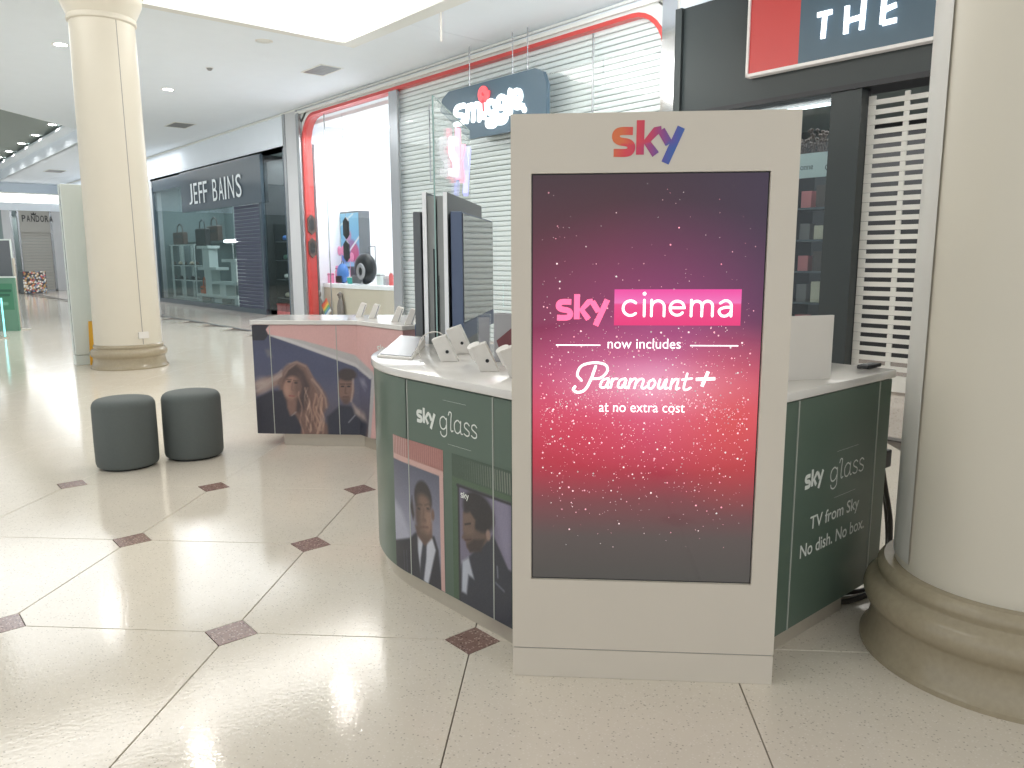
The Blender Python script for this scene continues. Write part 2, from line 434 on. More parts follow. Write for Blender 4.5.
# the "sky" word: strokes in units of x-height, baseline 0
SKY = [('s', [(.74, .90), (.30, .90), (.13, .82), (.11, .64), (.25, .53), (.55, .47), (.68, .36), (.66, .18), (.50, .10), (.02, .10)]),
       ('k', [(1.03, 1.29), (1.02, .02)]), ('k', [(1.62, .02), (1.27, .50), (1.62, .90), (1.82, .92)]), ('y', [(1.80, .92), (2.12, .40)]), ('y', [(2.56, 1.01), (1.98, -.30)])]
def sky_word(mb, O, U, V, W, x0, y0, h, wide=.29, depth=0.0, only=None):
    for i, (ch, path) in enumerate(SKY):
        if only and ch != only: continue
        ribbon(mb, [(x0 + a * h, y0 + b * h) for a, b in path], wide * h, O, U, V, Vector(W) * (1 + .02 * i), round_caps=False, smooth=len(path) > 4, depth=depth)
GLASSW = [[(.90, .86), (.55, 1.03), (.18, .85), (.08, .5), (.2, .15), (.5, .05), (.78, .18), (.90, .40)], [(.95, .95), (.96, .2), (.93, -.3), (.6, -.52), (.25, -.42), (.15, -.2)],
          [(1.22, 1.25), (1.35, 1.5), (1.6, 1.42), (1.55, 1.0), (1.50, .3), (1.6, .05), (1.8, .12)],
          [(2.73, .86), (2.4, 1.02), (2.05, .8), (1.98, .45), (2.1, .12), (2.4, .03), (2.66, .2), (2.74, .36)], [(2.8, 1.0), (2.76, .4), (2.82, .08), (3.0, .06)],
          [(3.85, .85), (3.6, 1.0), (3.3, .9), (3.28, .65), (3.55, .5), (3.82, .35), (3.78, .1), (3.5, .02), (3.2, .14)],
          [(4.75, .85), (4.5, 1.0), (4.2, .9), (4.18, .65), (4.45, .5), (4.72, .35), (4.68, .1), (4.4, .02), (4.1, .14)]]
def glass_word(mb, O, U, V, W, x0, y0, h, wide=.11, sx=1.0):
    for i, p in enumerate(GLASSW):
        ribbon(mb, [(x0 + a * h * sx, y0 + b * h) for a, b in p], wide * h, O, U, V, Vector(W) * (1 + .15 * i))

# ------------------------------------------------------------------ helpers: printed pictures (colour carried by the mesh)
class Print:
    """small painter: a grid over (u,v) whose vertices hold the colours of a flat printed picture"""
    def __init__(s, u0, u1, v0, v1, nu, nv):
        s.u = np.linspace(u0, u1, nu); s.v = np.linspace(v0, v1, nv); s.nu = nu; s.nv = nv
        s.UU, s.VV = np.meshgrid(s.u, s.v); s.img = np.zeros((nv, nu, 3)); s.px = (u1 - u0) / nu
    def fill(s, c): s.img[:] = c; return s
    def blend(s, m, c): s.img += (np.array(c, float) - s.img) * m[..., None]; return s
    def vgrad(s, stops):
        t = s.VV; vs = [a for a, _ in stops]
        for k in range(3): s.img[..., k] = np.interp(t, vs, [c[k] for _, c in stops])
        return s
    def ell(s, c, rx, ry, col, rot=0.0, soft=.15, a=1.0):
        du = s.UU - c[0]; dv = s.VV - c[1]; k, q = math.cos(rot), math.sin(rot)
        d = np.sqrt(((du * k + dv * q) / rx) ** 2 + ((-du * q + dv * k) / ry) ** 2)
        return s.blend(np.clip((1 + soft - d) / (2 * soft), 0, 1) * a, col)
    def poly(s, P, col, soft=1.0, a=1.0):
        P = np.array(P, float); n = len(P); inside = np.zeros(s.UU.shape, bool); dmin = np.full(s.UU.shape, 1e9)
        for i in range(n):
            x0, y0 = P[i]; x1, y1 = P[(i + 1) % n]
            cond = ((y0 > s.VV) != (y1 > s.VV))
            with np.errstate(divide='ignore', invalid='ignore'):
                xi = (x1 - x0) * (s.VV - y0) / (y1 - y0 + 1e-12) + x0
            inside ^= cond & (s.UU < xi)
            L2 = (x1 - x0) ** 2 + (y1 - y0) ** 2 + 1e-12
            t = np.clip(((s.UU - x0) * (x1 - x0) + (s.VV - y0) * (y1 - y0)) / L2, 0, 1)
            dmin = np.minimum(dmin, np.hypot(s.UU - x0 - t * (x1 - x0), s.VV - y0 - t * (y1 - y0)))
        sd = np.where(inside, dmin, -dmin)
        return s.blend(np.clip(sd / (soft * s.px) + .5, 0, 1) * a, col)
    def line(s, P, w, col, soft=1.0, a=1.0):
        d = np.full(s.UU.shape, 1e9)
        for (x0, y0), (x1, y1) in zip(P[:-1], P[1:]):
            L2 = (x1 - x0) ** 2 + (y1 - y0) ** 2 + 1e-12
            t = np.clip(((s.UU - x0) * (x1 - x0) + (s.VV - y0) * (y1 - y0)) / L2, 0, 1)
            d = np.minimum(d, np.hypot(s.UU - x0 - t * (x1 - x0), s.VV - y0 - t * (y1 - y0)))
        return s.blend(np.clip((w / 2 - d) / (soft * s.px) + .5, 0, 1) * a, col)
    def noise(s, amp):
        s.img += rng.normal(0, amp, s.img.shape[:2])[..., None]; return s
    def mesh(s, name, m, parent, O, U, V, W, label=None, lift=None):
        O = Vector(O) + Vector(W); U = Vector(U); V = Vector(V); L = origin_of(parent)
        A = np.array(O - L)[None] + s.UU.reshape(-1, 1) * np.array(U)[None] + s.VV.reshape(-1, 1) * np.array(V)[None]
        i = np.arange(s.nu - 1)[None] + (np.arange(s.nv - 1) * s.nu)[:, None]; i = i.reshape(-1)
        f = np.stack([i, i + 1, i + 1 + s.nu, i + s.nu], 1)
        me = bpy.data.meshes.new(name); me.from_pydata(A.tolist(), [], f.tolist())
        img = s.img if lift is None else lift + s.img * (1 - lift / 255.0)
        c = np.clip(img.reshape(-1, 3) / 255, 0, 1); c = np.where(c <= .04045, c / 12.92, ((c + .055) / 1.055) ** 2.4)
        at = me.color_attributes.new('Col', 'FLOAT_COLOR', 'POINT')
        at.data.foreach_set('color', np.concatenate([c, np.ones((len(c), 1))], 1).astype(np.float32).ravel())
        me.materials.append(m)
        o = bpy.data.objects.new(name, me); COL.objects.link(o); o.parent = parent
        return tag(o, label)

def colour_mesh(o, fn):
    """per-vertex print colours from local coordinates"""
    me = o.data; at = me.color_attributes.new('Col', 'FLOAT_COLOR', 'POINT')
    dat = []
    for v in me.vertices: dat += [*lin(fn(v.co)), 1.0]
    at.data.foreach_set('color', dat)

#SECTION_STRUCTURE
# ------------------------------------------------------------------ floor
CEIL = 5.0; WX = 8.7
floor = struct(MB().box(-9, 6.45, -9, 46, -.30, -.012), 'floor', M['joint'])
GX, GY, GS = 1.061, 2.98, .6985
c_ = .078
poly = []
for i in range(4):
    a = math.pi / 2 * i; t = Vector((math.cos(a), math.sin(a))); nrm = Vector((-t.y, t.x)); g_ = .0022
    e = GS - c_ - g_; k = c_ - g_ * .4
    poly += [t * e - nrm * k, t * e + nrm * k]
def tile_mesh(name, poly, m, ch=.0015):
    n = len(poly); vs = [(p.x, p.y, -.014) for p in poly] + [(p.x, p.y, -ch) for p in poly] + [(p.x * (1 - ch / .6), p.y * (1 - ch / .6), 0) for p in poly]
    fs = [tuple(range(2 * n, 3 * n))]
    for j in range(2):
        fs += [(j * n + i, j * n + (i + 1) % n, (j + 1) * n + (i + 1) % n, (j + 1) * n + i) for i in range(n)]
    me = bpy.data.meshes.new(name); me.from_pydata(vs, [], fs); me.materials.append(m); return me
tile_me = tile_mesh('tile', poly, M['tile'])
q_ = c_ - .0012
inset_me = tile_mesh('inset_tile', [Vector((-q_, -q_)), Vector((q_, -q_)), Vector((q_, q_)), Vector((-q_, q_))], M['inset'], .001)
def in_view(x, y, margin=.12):
    d = Vector((x, y, 0)) - EYE; z = d.dot(FW)
    return z > .3 and abs(d.dot(RT) / z) < .66 + margin and -d.dot(UP) / z < .5 + margin
plain = [Vector((GS - .0008, 0)), Vector((0, GS - .0008)), Vector((-GS + .0008, 0)), Vector((0, -GS + .0008))]
plain_me = tile_mesh('tile', plain, M['tile'], .0008)
def beyond(x, y): return x + y > GX + GY + 4 * GS + .1
cells = []
for i in range(-15, 9):
    for j in range(-18, 64):
        x, y = GX + i * GS, GY + j * GS
        if x < -8.2 or x > 6.38 or y < -8.2 or y > 45.2: continue
        cells.append(((i + j) % 2, x, y, math.hypot(x, y)))
def edge_ok(x): return x + GS < 6.45
rest_t, rest_i, nt_ = MB(), MB(), 0
cells.sort(key=lambda c: c[3])
cnt = {0: 0, 1: 0}
def clip_poly(x, y):
    out = []; P = [Vector((x + p.x, y + p.y)) for p in (plain if beyond(x, y) else poly)]
    for a, b in zip(P, P[1:] + P[:1]):
        ia, ib = a.x <= 6.45, b.x <= 6.45
        if ia: out.append(a)
        if ia != ib: out.append(a + (b - a) * ((6.45 - a.x) / (b.x - a.x)))
    return out
for par, x, y, d in cells:
    if par == 0 and beyond(x, y): continue
    far_ = beyond(x, y) and par == 1
    single = cnt[par] < 290 and ((in_view(x, y) and d < 22) or d < 4.5)
    if par == 0:      # a node carries the small inset
        if single:
            o = bpy.data.objects.new('inset_tile', inset_me); COL.objects.link(o); o.location = (x, y, 0); o.parent = floor; cnt[0] += 1
        else: rest_i.add([(x - q_, y - q_, 0), (x + q_, y - q_, 0), (x + q_, y + q_, 0), (x - q_, y + q_, 0)], [(0, 1, 2, 3)])
    else:
        if single and edge_ok(x):
            o = bpy.data.objects.new('tile', plain_me if far_ else tile_me); COL.objects.link(o); o.location = (x, y, -.0006 if far_ else 0); o.parent = floor; cnt[1] += 1
        elif single:
            cp = clip_poly(x, y)
            MB().prism(cp, -.014, -.0006).build('tile', M['tile'], floor); cnt[1] += 1
        else:
            cp = clip_poly(x, y)
            rest_t.add([(p.x, p.y, 0) for p in cp], [tuple(range(len(cp)))])
rest_t.build('distant_tiles', M['tile'], floor, kind='stuff'); rest_i.build('distant_inset_tiles', M['inset'], floor, kind='stuff')
struct(MB().box(6.45, 6.56, -9, 46, -.30, 0), 'trim_2', M['strip'])
struct(MB().box(6.56, 14, -9, 46, -.30, 0), 'floor_border', M['border'])

# ------------------------------------------------------------------ ceiling with its light well and the far raised bay
LX0, LX1, LY0, LY1 = -1.4, 6.68, 1.7, 11.86     # clear opening of the light well
OX0, OX1, OY0, OY1 = LX0 - .265, 6.945, LY0 - .17, 12.03
struct(MB().box(OX1, WX + .3, -9, 10.45, CEIL, CEIL + .12).box(OX1, WX + .3, 10.46, OY1, CEIL, CEIL + .12)
       .box(-9, OX0, -9, OY1, CEIL, CEIL + .12).box(OX0, OX1, -9, OY0, CEIL, CEIL + .12)
       .prism([(-9, OY1), (WX + .3, OY1), (WX + .3, 46), (6.06, 46), (6.06, 24.98), (-6.87, OY1 + .02), (-9, OY1 + .02)], CEIL, CEIL + .12), 'ceiling', M['ceil'])
tr = MB().box(OX0, OX1, LY1, OY1, CEIL - .045, CEIL + .1).box(OX0, OX1, OY0, LY0, CEIL - .045, CEIL + .1).box(OX0, LX0, LY0, LY1, CEIL - .045, CEIL + .1).box(LX1, OX1, LY0, LY1, CEIL - .045, CEIL + .1)
struct(tr, 'trim_1', M['trim'])
struct(MB().box(LX0, LX1, LY0, LY1, 6.06, 6.12), 'light_well_roof', M['roofgrey'])
lw = thing('light_well', 'large white glowing light well recessed into the mall ceiling overhead', 'light well', (LX1, LY1, CEIL + .1))
for nm, b in (('far', (LX0, LX1, LY1, LY1 + .05)), ('near', (LX0, LX1, LY0 - .05, LY0)), ('side', (LX1, LX1 + .05, LY0, LY1)), ('side', (LX0 - .05, LX0, LY0, LY1))):
    MB().box(*b, CEIL + .1, 6.06).build('glowing_wall', M['lumi'], lw)  # well walls glow themselves in place of cove lamps lighting them
lw['kind'] = 'structure'; del lw['category']
for x, y in ((5.97, 11.3), (3.44, 11.2), (5.97, 7.2), (3.44, 7.2), (1.0, 7.2), (1.0, 11.2)):
    pass
# raised bay
struct(MB().prism([(6.06, 46), (6.06, 24.98), (-6.87, OY1 + .05), (-9, OY1 + .05), (-9, 46)], 5.62, 5.7), 'ceiling_bay', M['ceil_dark'])
cor = MB().box(6.0, 6.1, 24.9, 46, CEIL + .0, 5.62)
struct(cor, 'trim_3', M['ceil'])
cv = MB()
prof = [(6.0, 5.60), (5.82, 5.58), (5.74, 5.52), (5.72, 5.44), (5.80, 5.38), (6.0, 5.36)]
n_ = len(prof); cv.add([(x, 24.95, z) for x, z in prof] + [(x, 45.9, z) for x, z in prof], [(i, (i + 1) % n_, n_ + (i + 1) % n_, n_ + i) for i in range(n_)] + [tuple(range(n_)), tuple(range(2 * n_ - 1, n_ - 1, -1))])
struct(cv, 'trim_4', M['ceil'], smooth=True)
dg = MB().obox((6.06, 24.98, CEIL + .01), (-12.93, -12.93, 0), (-.05, .05, 0), (0, 0, .62)); struct(dg, 'trim_5', M['ceil'])

# ------------------------------------------------------------------ walls
struct(MB().box(-9.2, 6.2, 46, 46.2, 0, CEIL + .8), 'wall_far', M['wall'])
# bulkhead above the shop fronts, and the pillars between them
struct(MB().box(WX, WX + .3, 17.55, 44, 4.18, CEIL), 'wall_bulkhead', M['ceil'])
struct(MB().box(WX, WX + .3, 6.6, 17.55, 4.86, CEIL), 'wall_bulkhead_near', M['ceil'])
struct(MB().box(WX - .045, WX, 6.6, 44, CEIL - .05, CEIL - .012), 'trim_6', M['trim'])
struct(MB().box(WX - .03, WX + .3, 17.75, 18.55, 0, CEIL - .05), 'wall_pillar', M['wall'])
struct(MB().box(WX - .05, WX - .03, 18.42, 18.55, 0, CEIL - .05).box(WX - .05, WX - .03, 17.75, 17.82, 0, CEIL - .05), 'trim_7', M['alu'])
struct(MB().box(WX, WX + .3, 29.3, 44, 0, 4.18), 'wall_right_far', M['wall'])
struct(MB().box(WX, WX + .3, -9, .5, 0, CEIL), 'wall_right_near', M['graphite'])
# ------------------------------------------------------------------ columns
BASE = [(.0, 0), (.50, 0), (.50, .018), (.487, .03), (.472, .07), (.464, .11), (.462, .145), (.468, .158), (.484, .170), (.494, .192), (.497, .215), (.490, .242), (.472, .262), (.452, .272), (.446, .278), (.446, .286), (.452, .296), (.452, .312), (.444, .325), (.43, .338), (.0, .338)]
CAP = [(.0, 4.56), (.40, 4.56), (.418, 4.575), (.423, 4.60), (.418, 4.625), (.41, 4.64), (.43, 4.68), (.452, 4.73), (.48, 4.79), (.497, 4.83), (.503, 4.87), (.503, 4.93), (.53, 4.95), (.53, CEIL), (.0, CEIL)]
def column(loc, label, r0, r1):
    t = thing('column', label, 'column', (loc[0], loc[1], 0))
    MB().lathe(BASE, 64, loc).build('column_base', M['stone'], t, smooth=True)
    MB().lathe([(r0, .335), (r1, 4.57)], 64, loc).build('shaft', M['colpaint'], t, smooth=True)
    MB().lathe(CAP, 64, loc).build('capital', M['colpaint'], t, smooth=True)
    return t
lc = column((3.04, 11.8), 'tall cream round column rising behind the two charcoal stools', .435, .395)
seam_a = math.atan2(-11.8, -3.04) + .42
sm_ = MB(); 
for z0, z1 in ((.34, 4.56),):
    ca, sa = math.cos(seam_a), math.sin(seam_a); R_ = .4355; R2 = .3955
    sm_.obox((3.04 + ca * (R_ - .004), 11.8 + sa * (R_ - .004), z0), (-sa * .008, ca * .008, 0), (ca * .006, sa * .006, 0), (ca * (R2 - R_), sa * (R2 - R_), z1 - z0))
sm_.build('cladding_seam', M['groove'], lc)
bx_ = MB(); a_ = seam_a + .02
bx_.obox((3.04 + math.cos(a_) * .432 + math.sin(a_) * .07, 11.8 + math.sin(a_) * .432 - math.cos(a_) * .07, .42), (-math.sin(a_) * .14, math.cos(a_) * .14, 0), (math.cos(a_) * .03, math.sin(a_) * .03, 0), (0, 0, .09))
bx_.build('socket_plate', M['white'], lc, bevel=.004)
MB().tube([(3.04 + math.cos(a_) * .54, 11.8 + math.sin(a_) * .54, 4.98), (3.04 + math.cos(a_) * .55, 11.8 + math.sin(a_) * .55, 4.86)], .016).build('sprinkler_head', M['vent'], lc)
rc = column((3.21, .86), 'thick cream column at the right edge beside the green counter', .392, .392)
MB().lathe([(.392, .37), (.399, .37), (.399, 4.56), (.392, 4.56)], 24, (3.21, .86), math.radians(80), math.radians(142)).build('cover_sheet', M['colband'], rc, smooth=True, label='smooth pale grey protective sheet')

# ------------------------------------------------------------------ the standing screen totem
def arcp(cx, cy, r, a0, a1, n=8, ry=None): return [(cx + r * math.cos(math.radians(a)), cy + (ry or r) * math.sin(math.radians(a))) for a in np.linspace(a0, a1, n)]
CINEMA = [[arcp(.5, .5, .44, 45, 315, 12)], [[(1.32, .98), (1.32, .03)], [(1.32, 1.36), (1.32, 1.362)]], [[(1.75, .98), (1.75, .03)], [(1.75, .5)] + arcp(2.13, .57, .37, 170, 0, 8) + [(2.5, .03)]],
          [[(2.88, .52), (3.70, .52)] , arcp(3.27, .5, .42, 5, 320, 14)], [[(4.1, .98), (4.1, .03)], [(4.1, .55)] + arcp(4.43, .62, .30, 170, 0, 8) + [(4.73, .03)], [(4.73, .55)] + arcp(5.05, .62, .30, 170, 0, 8) + [(5.35, .03)]],
          [[(5.80, .80)] + arcp(6.12, .62, .33, 130, 0, 8) + [(6.45, .03)], [(6.45, .56), (6.1, .55), (5.82, .45), (5.74, .27), (5.9, .06), (6.15, .04), (6.38, .2), (6.45, .34)]]]
def cinema_word(mb, O, U, V, W, x0, y0, h):
    for gl in CINEMA:
        for p in gl: ribbon(mb, [(x0 + a * h, y0 + b_ * h) for a, b_ in p], .155 * h if len(p) != 2 or p[0][1] != 1.36 else .23 * h, O, U, V, W)

SA = Vector((1.708, 1.977, 0)); SB = Vector((2.353, 1.326, 0)); SE = (SB - SA).normalized(); SN = Vector((-SE.y, SE.x, 0)); SW = .921; SH = 1.957; ZV = Vector((0, 0, 1))
if SN.x < 0: SN = -SN
SI = -SN                                    # towards the viewer of the screen
tt = thing('screen_totem', 'tall white standing totem with a lit magenta portrait screen', 'totem', SA + SE * SW / 2 + SN * .06)
def sbox(mb, u0, u1, z0, z1, d0, d1): return mb.obox(SA + SE * u0 + SN * d0 + ZV * z0, SE * (u1 - u0), SN * (d1 - d0), ZV * (z1 - z0))
su0, su1, sz0, sz1 = .067, .833, .371, 1.770
b = MB(); sbox(b, 0, SW, .112, sz0, 0, .02); sbox(b, 0, SW, sz1, SH, 0, .02); sbox(b, 0, su0, sz0, sz1, 0, .02); sbox(b, su1, SW, sz0, sz1, 0, .02)
b.build('front_frame', M['totem'], tt)
b = MB(); sbox(b, 0, SW, .112, SH, .02, .12); b.build('body', M['totem'], tt, bevel=.003)
b = MB(); sbox(b, .004, SW - .004, .10, .114, .004, .11); b.build('shadow_gap', M['groove'], tt)
b = MB(); sbox(b, 0, SW, 0, .1075, 0, .12); b.build('kickboard', M['totem'], tt, bevel=.002)
b = MB(); sbox(b, su0 + .001, su1 - .001, sz0 + .001, sz1 - .001, .0125, .021); b.build('screen_bezel', M['black'], tt)
P = Print(su0 + .004, su1 - .004, sz0 + .004, sz1 - .004, 70, 120)
uu = (P.UU - su0) / (su1 - su0); vv = (P.VV - sz0) / (sz1 - sz0)
P.vgrad([(sz0, (76, 74, 71)), (sz0 + .16, (88, 78, 76)), (sz0 + .30, (126, 66, 72)), (sz0 + .42, (172, 54, 72)), (sz0 + .60, (200, 62, 92)), (sz0 + .74, (170, 50, 82)), (sz0 + .92, (122, 40, 66)), (sz0 + 1.12, (92, 34, 50)), (sz0 + 1.4, (58, 34, 42))])  # grey at the foot puts the floor's reflection into the picture colour
P.blend(np.clip((uu - .35) * 1.5, 0, 1) * np.clip((vv - .50) * 5, 0, 1) * .85, (52, 38, 62))
P.ell((su0 + .42, sz0 + .93), .30, .20, (156, 54, 122), soft=.95, a=.75)
P.ell((su0 + .42, sz0 + .67), .34, .15, (250, 150, 190), soft=.85, a=.8)
P.ell((su0 + .42, sz0 + .69), .2, .06, (255, 215, 235), soft=.9, a=.6)
P.ell((su0 + .18, sz0 + .53), .3, .13, (204, 40, 60), soft=.9, a=.5)
P.ell((su0 + .70, sz0 + .58), .16, .18, (214, 72, 60), soft=.9, a=.6)
scr = P.mesh('screen', M['screen'], tt, SA, SE, ZV, SN * .0122, label='lit magenta advertising screen')
# sparkles on the screen
me_v, me_f, cols = [], [], []
so = origin_of(tt)
for k in range(1900):
    if k < 1250:
        u = su0 + .03 + (su1 - su0 - .06) * random.random(); z = random.gauss(sz0 + .60, .19)
    elif k < 1600:
        u = su0 + .03 + (su1 - su0 - .06) * random.random(); x_ = (u - su0) / (su1 - su0); z = sz0 + .70 - .14 * abs(x_ - .45) ** 1.2 * 2 + random.gauss(0, .025)
    else:
        u = su0 + .03 + (su1 - su0 - .06) * random.random(); z = random.gauss(sz0 + .8, .3)
    if not (sz0 + .1 < z < sz1 - .03): continue
    r = .0009 + .0026 * random.random() ** 4
    c = SA + SE * u + ZV * z + SN * .0117 - so; n0 = len(me_v)
    for a in range(6): me_v.append(tuple(c + SE * (r * math.cos(a * math.pi / 3)) + ZV * (r * math.sin(a * math.pi / 3))))
    me_f.append(tuple(range(n0, n0 + 6)))
    w = random.random(); col = lin((255, 150 + 100 * w, 170 + 75 * w)); q = .35 + .65 * random.random()
    cols += [col[0] * q, col[1] * q, col[2] * q, 1.0] * 6
me = bpy.data.meshes.new('sparkle'); me.from_pydata(me_v, [], me_f); at = me.color_attributes.new('Col', 'FLOAT_COLOR', 'POINT'); at.data.foreach_set('color', cols); me.materials.append(M['starmat'])
o = bpy.data.objects.new('sparkles', me); COL.objects.link(o); o.parent = scr; o['kind'] = 'stuff'
WS = SN * .0108
# screen logos and wording
pk = mat('screen_pink_word', (255, 120, 160), .5, emit=(255, 96, 146), estr=.95)
b = MB(); sky_word(b, SA, SE, ZV, WS, .152, 1.293, .066); b.build('pink_word', pk, scr)
P = Print(.344, .760, 1.274, 1.394, 60, 20); P.vgrad([(1.274, (232, 48, 120)), (1.322, (236, 62, 132)), (1.345, (238, 70, 140)), (1.348, (240, 118, 186)), (1.394, (240, 70, 160))])
P.mesh('pink_box', M['screen'], scr, SA, SE, ZV, SN * .0115, label='hot pink title box')
b = MB(); WS2 = SN * .0100
b = MB(); cinema_word(b, SA, SE, ZV, WS2, .370, 1.304, .0555); b.build('title_lettering', M['lit_white'], scr)
word_parts('now includes', 'caption_word', M['lit_white'], scr, SA, SE, ZV, WS2, .324, 1.196, .243, .034)
word_parts('at no extra cost', 'caption_word', M['lit_white'], scr, SA, SE, ZV, WS2, .298, .978, .289, .028)
for a_, b_ in ((.150, .300), (.598, .756)):
    b = MB(); ribbon(b, [(a_, 1.207), (b_, 1.207)], .004, SA, SE, ZV, WS2, False, False); b.build('rule_line', M['lit_white'], scr)
b = MB()
# script word: a swash capital and slanted letters
K = .0009
def sp(p): return [(.15 + (x - 88) * .000749, 1.206 - (y - 337) * .000749) for x, y in p]
ribbon(b, sp([(205, 497), (186, 470), (205, 430), (262, 415), (312, 425), (320, 455), (290, 485), (248, 488)]), .0085, SA, SE, ZV, WS2)
ribbon(b, sp([(268, 432), (248, 490), (222, 538), (190, 552), (168, 540), (176, 526)]), .0095, SA, SE, ZV, WS2)
for L_ in ([(325, 486), (300, 496), (290, 524), (312, 526), (330, 490), (322, 526), (334, 526)], [(344, 488), (338, 528)], [(340, 506), (352, 490), (366, 488)], [(402, 486), (378, 496), (370, 524), (390, 526), (406, 490), (400, 526), (412, 526)], [(426, 488), (417, 530)], [(421, 508), (438, 489), (452, 492), (444, 530)],
           [(448, 510), (468, 489), (484, 493), (476, 526), (488, 530), (498, 522)], [(528, 490), (510, 500), (506, 526), (522, 530), (536, 506), (528, 490)], [(558, 490), (550, 524), (566, 528), (582, 492)], [(588, 490), (580, 528), (592, 528)],
           [(612, 488), (604, 532)], [(608, 510), (626, 488), (638, 494), (630, 532), (644, 528)], [(678, 462), (664, 526), (676, 536), (694, 526)], [(656, 490), (698, 484)]):
    ribbon(b, sp(L_), .0075, SA, SE, ZV, WS2)
b.build('script_lettering', M['lit_white'], scr)
b = MB(); ribbon(b, sp([(770, 452), (744, 520)]), .011, SA, SE, ZV, WS2, False, False); ribbon(b, sp([(716, 488), (802, 484)]), .011, SA, SE, ZV, WS2, False, False)
b.build('plus_mark', M['lit_white'], scr)
# colour logo at the head
b = MB(); lx, ly, lh = .331, 1.823, .084
sky_word(b, SA, SE, ZV, SI * .0012, lx, ly, lh, wide=.30)
lo = b.build('head_logo', M['logo'], tt)
def logo_col(co):
    w = co + so - SA; u = (w.dot(SE) - lx) / (2.6 * lh); v = (w.z - ly) / lh
    st = [(0, (226, 118, 70)), (.2, (224, 74, 82)), (.42, (206, 62, 96)), (.60, (150, 74, 140)), (.78, (86, 90, 170)), (1, (48, 110, 178))]
    c = [np.interp(u - (.12 if v > .42 else -.03), [a for a, _ in st], [q[k] for _, q in st]) for k in range(3)]
    return c
bm_ = bmesh.new(); bm_.from_mesh(lo.data); bmesh.ops.subdivide_edges(bm_, edges=[e for e in bm_.edges if e.calc_length() > .02], cuts=4, use_grid_fill=True); bm_.to_mesh(lo.data); bm_.free()
colour_mesh(lo, logo_col)

# ------------------------------------------------------------------ near green counter
CF, CR = 1.83, .95; CC = (2.78, 2.83)
arc = [(CC[0] + CR * math.cos(math.radians(a)), CC[1] + CR * math.sin(math.radians(a))) for a in np.linspace(180, 114, 18)]
plan = [(3.39, 1.42), (2.522, 1.42), (1.83, 2.112)] + arc + [(2.44, 3.64), (2.90, 3.18), (2.90, 2.05), (3.39, 2.05)]
def offset(poly, d):
    out = []; n = len(poly)
    ar = sum(poly[i][0] * poly[(i + 1) % n][1] - poly[(i + 1) % n][0] * poly[i][1] for i in range(n)); sg = 1 if ar > 0 else -1
    for i in range(n):
        a, b_, c = (Vector(poly[(i + k) % n]) for k in (-1, 0, 1))
        e0 = (b_ - a).normalized(); e1 = (c - b_).normalized()
        n0 = Vector((e0.y, -e0.x)) * sg; n1 = Vector((e1.y, -e1.x)) * sg; m_ = n0 + n1
        m_ = m_ / max(.3, m_.length_squared) * 2
        out.append((b_.x + m_.x * d, b_.y + m_.y * d))
    return out
nc = thing('kiosk_counter', 'dark green kiosk counter with rounded end and white marble top', 'counter', (2.5, 2.3, 0))
ZB, ZT, ZW = .083, .985, 1.02
MB().prism(offset(plan, -.010), ZB + .004, ZT).build('carcass', M['green'], nc)
pl = [(3.12, 1.45), (2.537, 1.45), (1.86, 2.127)] + [(CC[0] + (CR - .03) * math.cos(math.radians(a)), CC[1] + (CR - .03) * math.sin(math.radians(a))) for a in np.linspace(180, 114, 18)] + [(2.44, 3.60), (2.85, 3.15), (2.85, 2.0), (3.12, 2.0)]
MB().prism(pl, 0, ZB + .006).build('plinth', M['steel'], nc, smooth=True)
MB().prism(offset(plan, .012), ZT, ZW).build('worktop', M['marble'], nc, bevel=.006, smooth=True)
def panel(a, b_, nm='panel', m='green', out=.0):
    a = Vector((*a, 0)); b_ = Vector((*b_, 0)); e = (b_ - a).normalized(); n = Vector((e.y, -e.x, 0))
    return MB().obox(a + ZV * (ZB), b_ - a, -n * .011, ZV * (ZT - .006 - ZB)).build(nm, M[m], nc, bevel=.0012, segs=1)
g2 = .0035
panel((1.83, 2.815 - g2), (1.83, 2.228 + g2)); panel((1.83, 2.228 - g2), (1.83, 2.12)); panel((1.836, 2.106), (2.516, 1.426))
panel((2.53, 1.42), (2.618 - g2, 1.42)); panel((2.618 + g2, 1.42), (3.276 - g2, 1.42)); panel((3.276 + g2, 1.42), (3.39, 1.42))
aa = np.linspace(180, 114, 30)
MB().lathe([(CR - .011, ZB), (CR, ZB), (CR, ZT - .006), (CR - .011, ZT - .006)], 30, CC, math.radians(114), math.radians(180)).build('curved_panel', M['green'], nc, smooth=True)
for q in ((1.83, 2.815), (1.83, 2.228)): MB().box(q[0] - .0025, q[0] + .008, q[1] - .003, q[1] + .003, ZB, ZT - .006).build('joint_strip', M['paltrim'], nc)
for q in (2.618, 3.276): MB().box(q - .003, q + .003, 1.4175, 1.43, ZB, ZT - .006).build('joint_strip', M['paltrim'], nc)
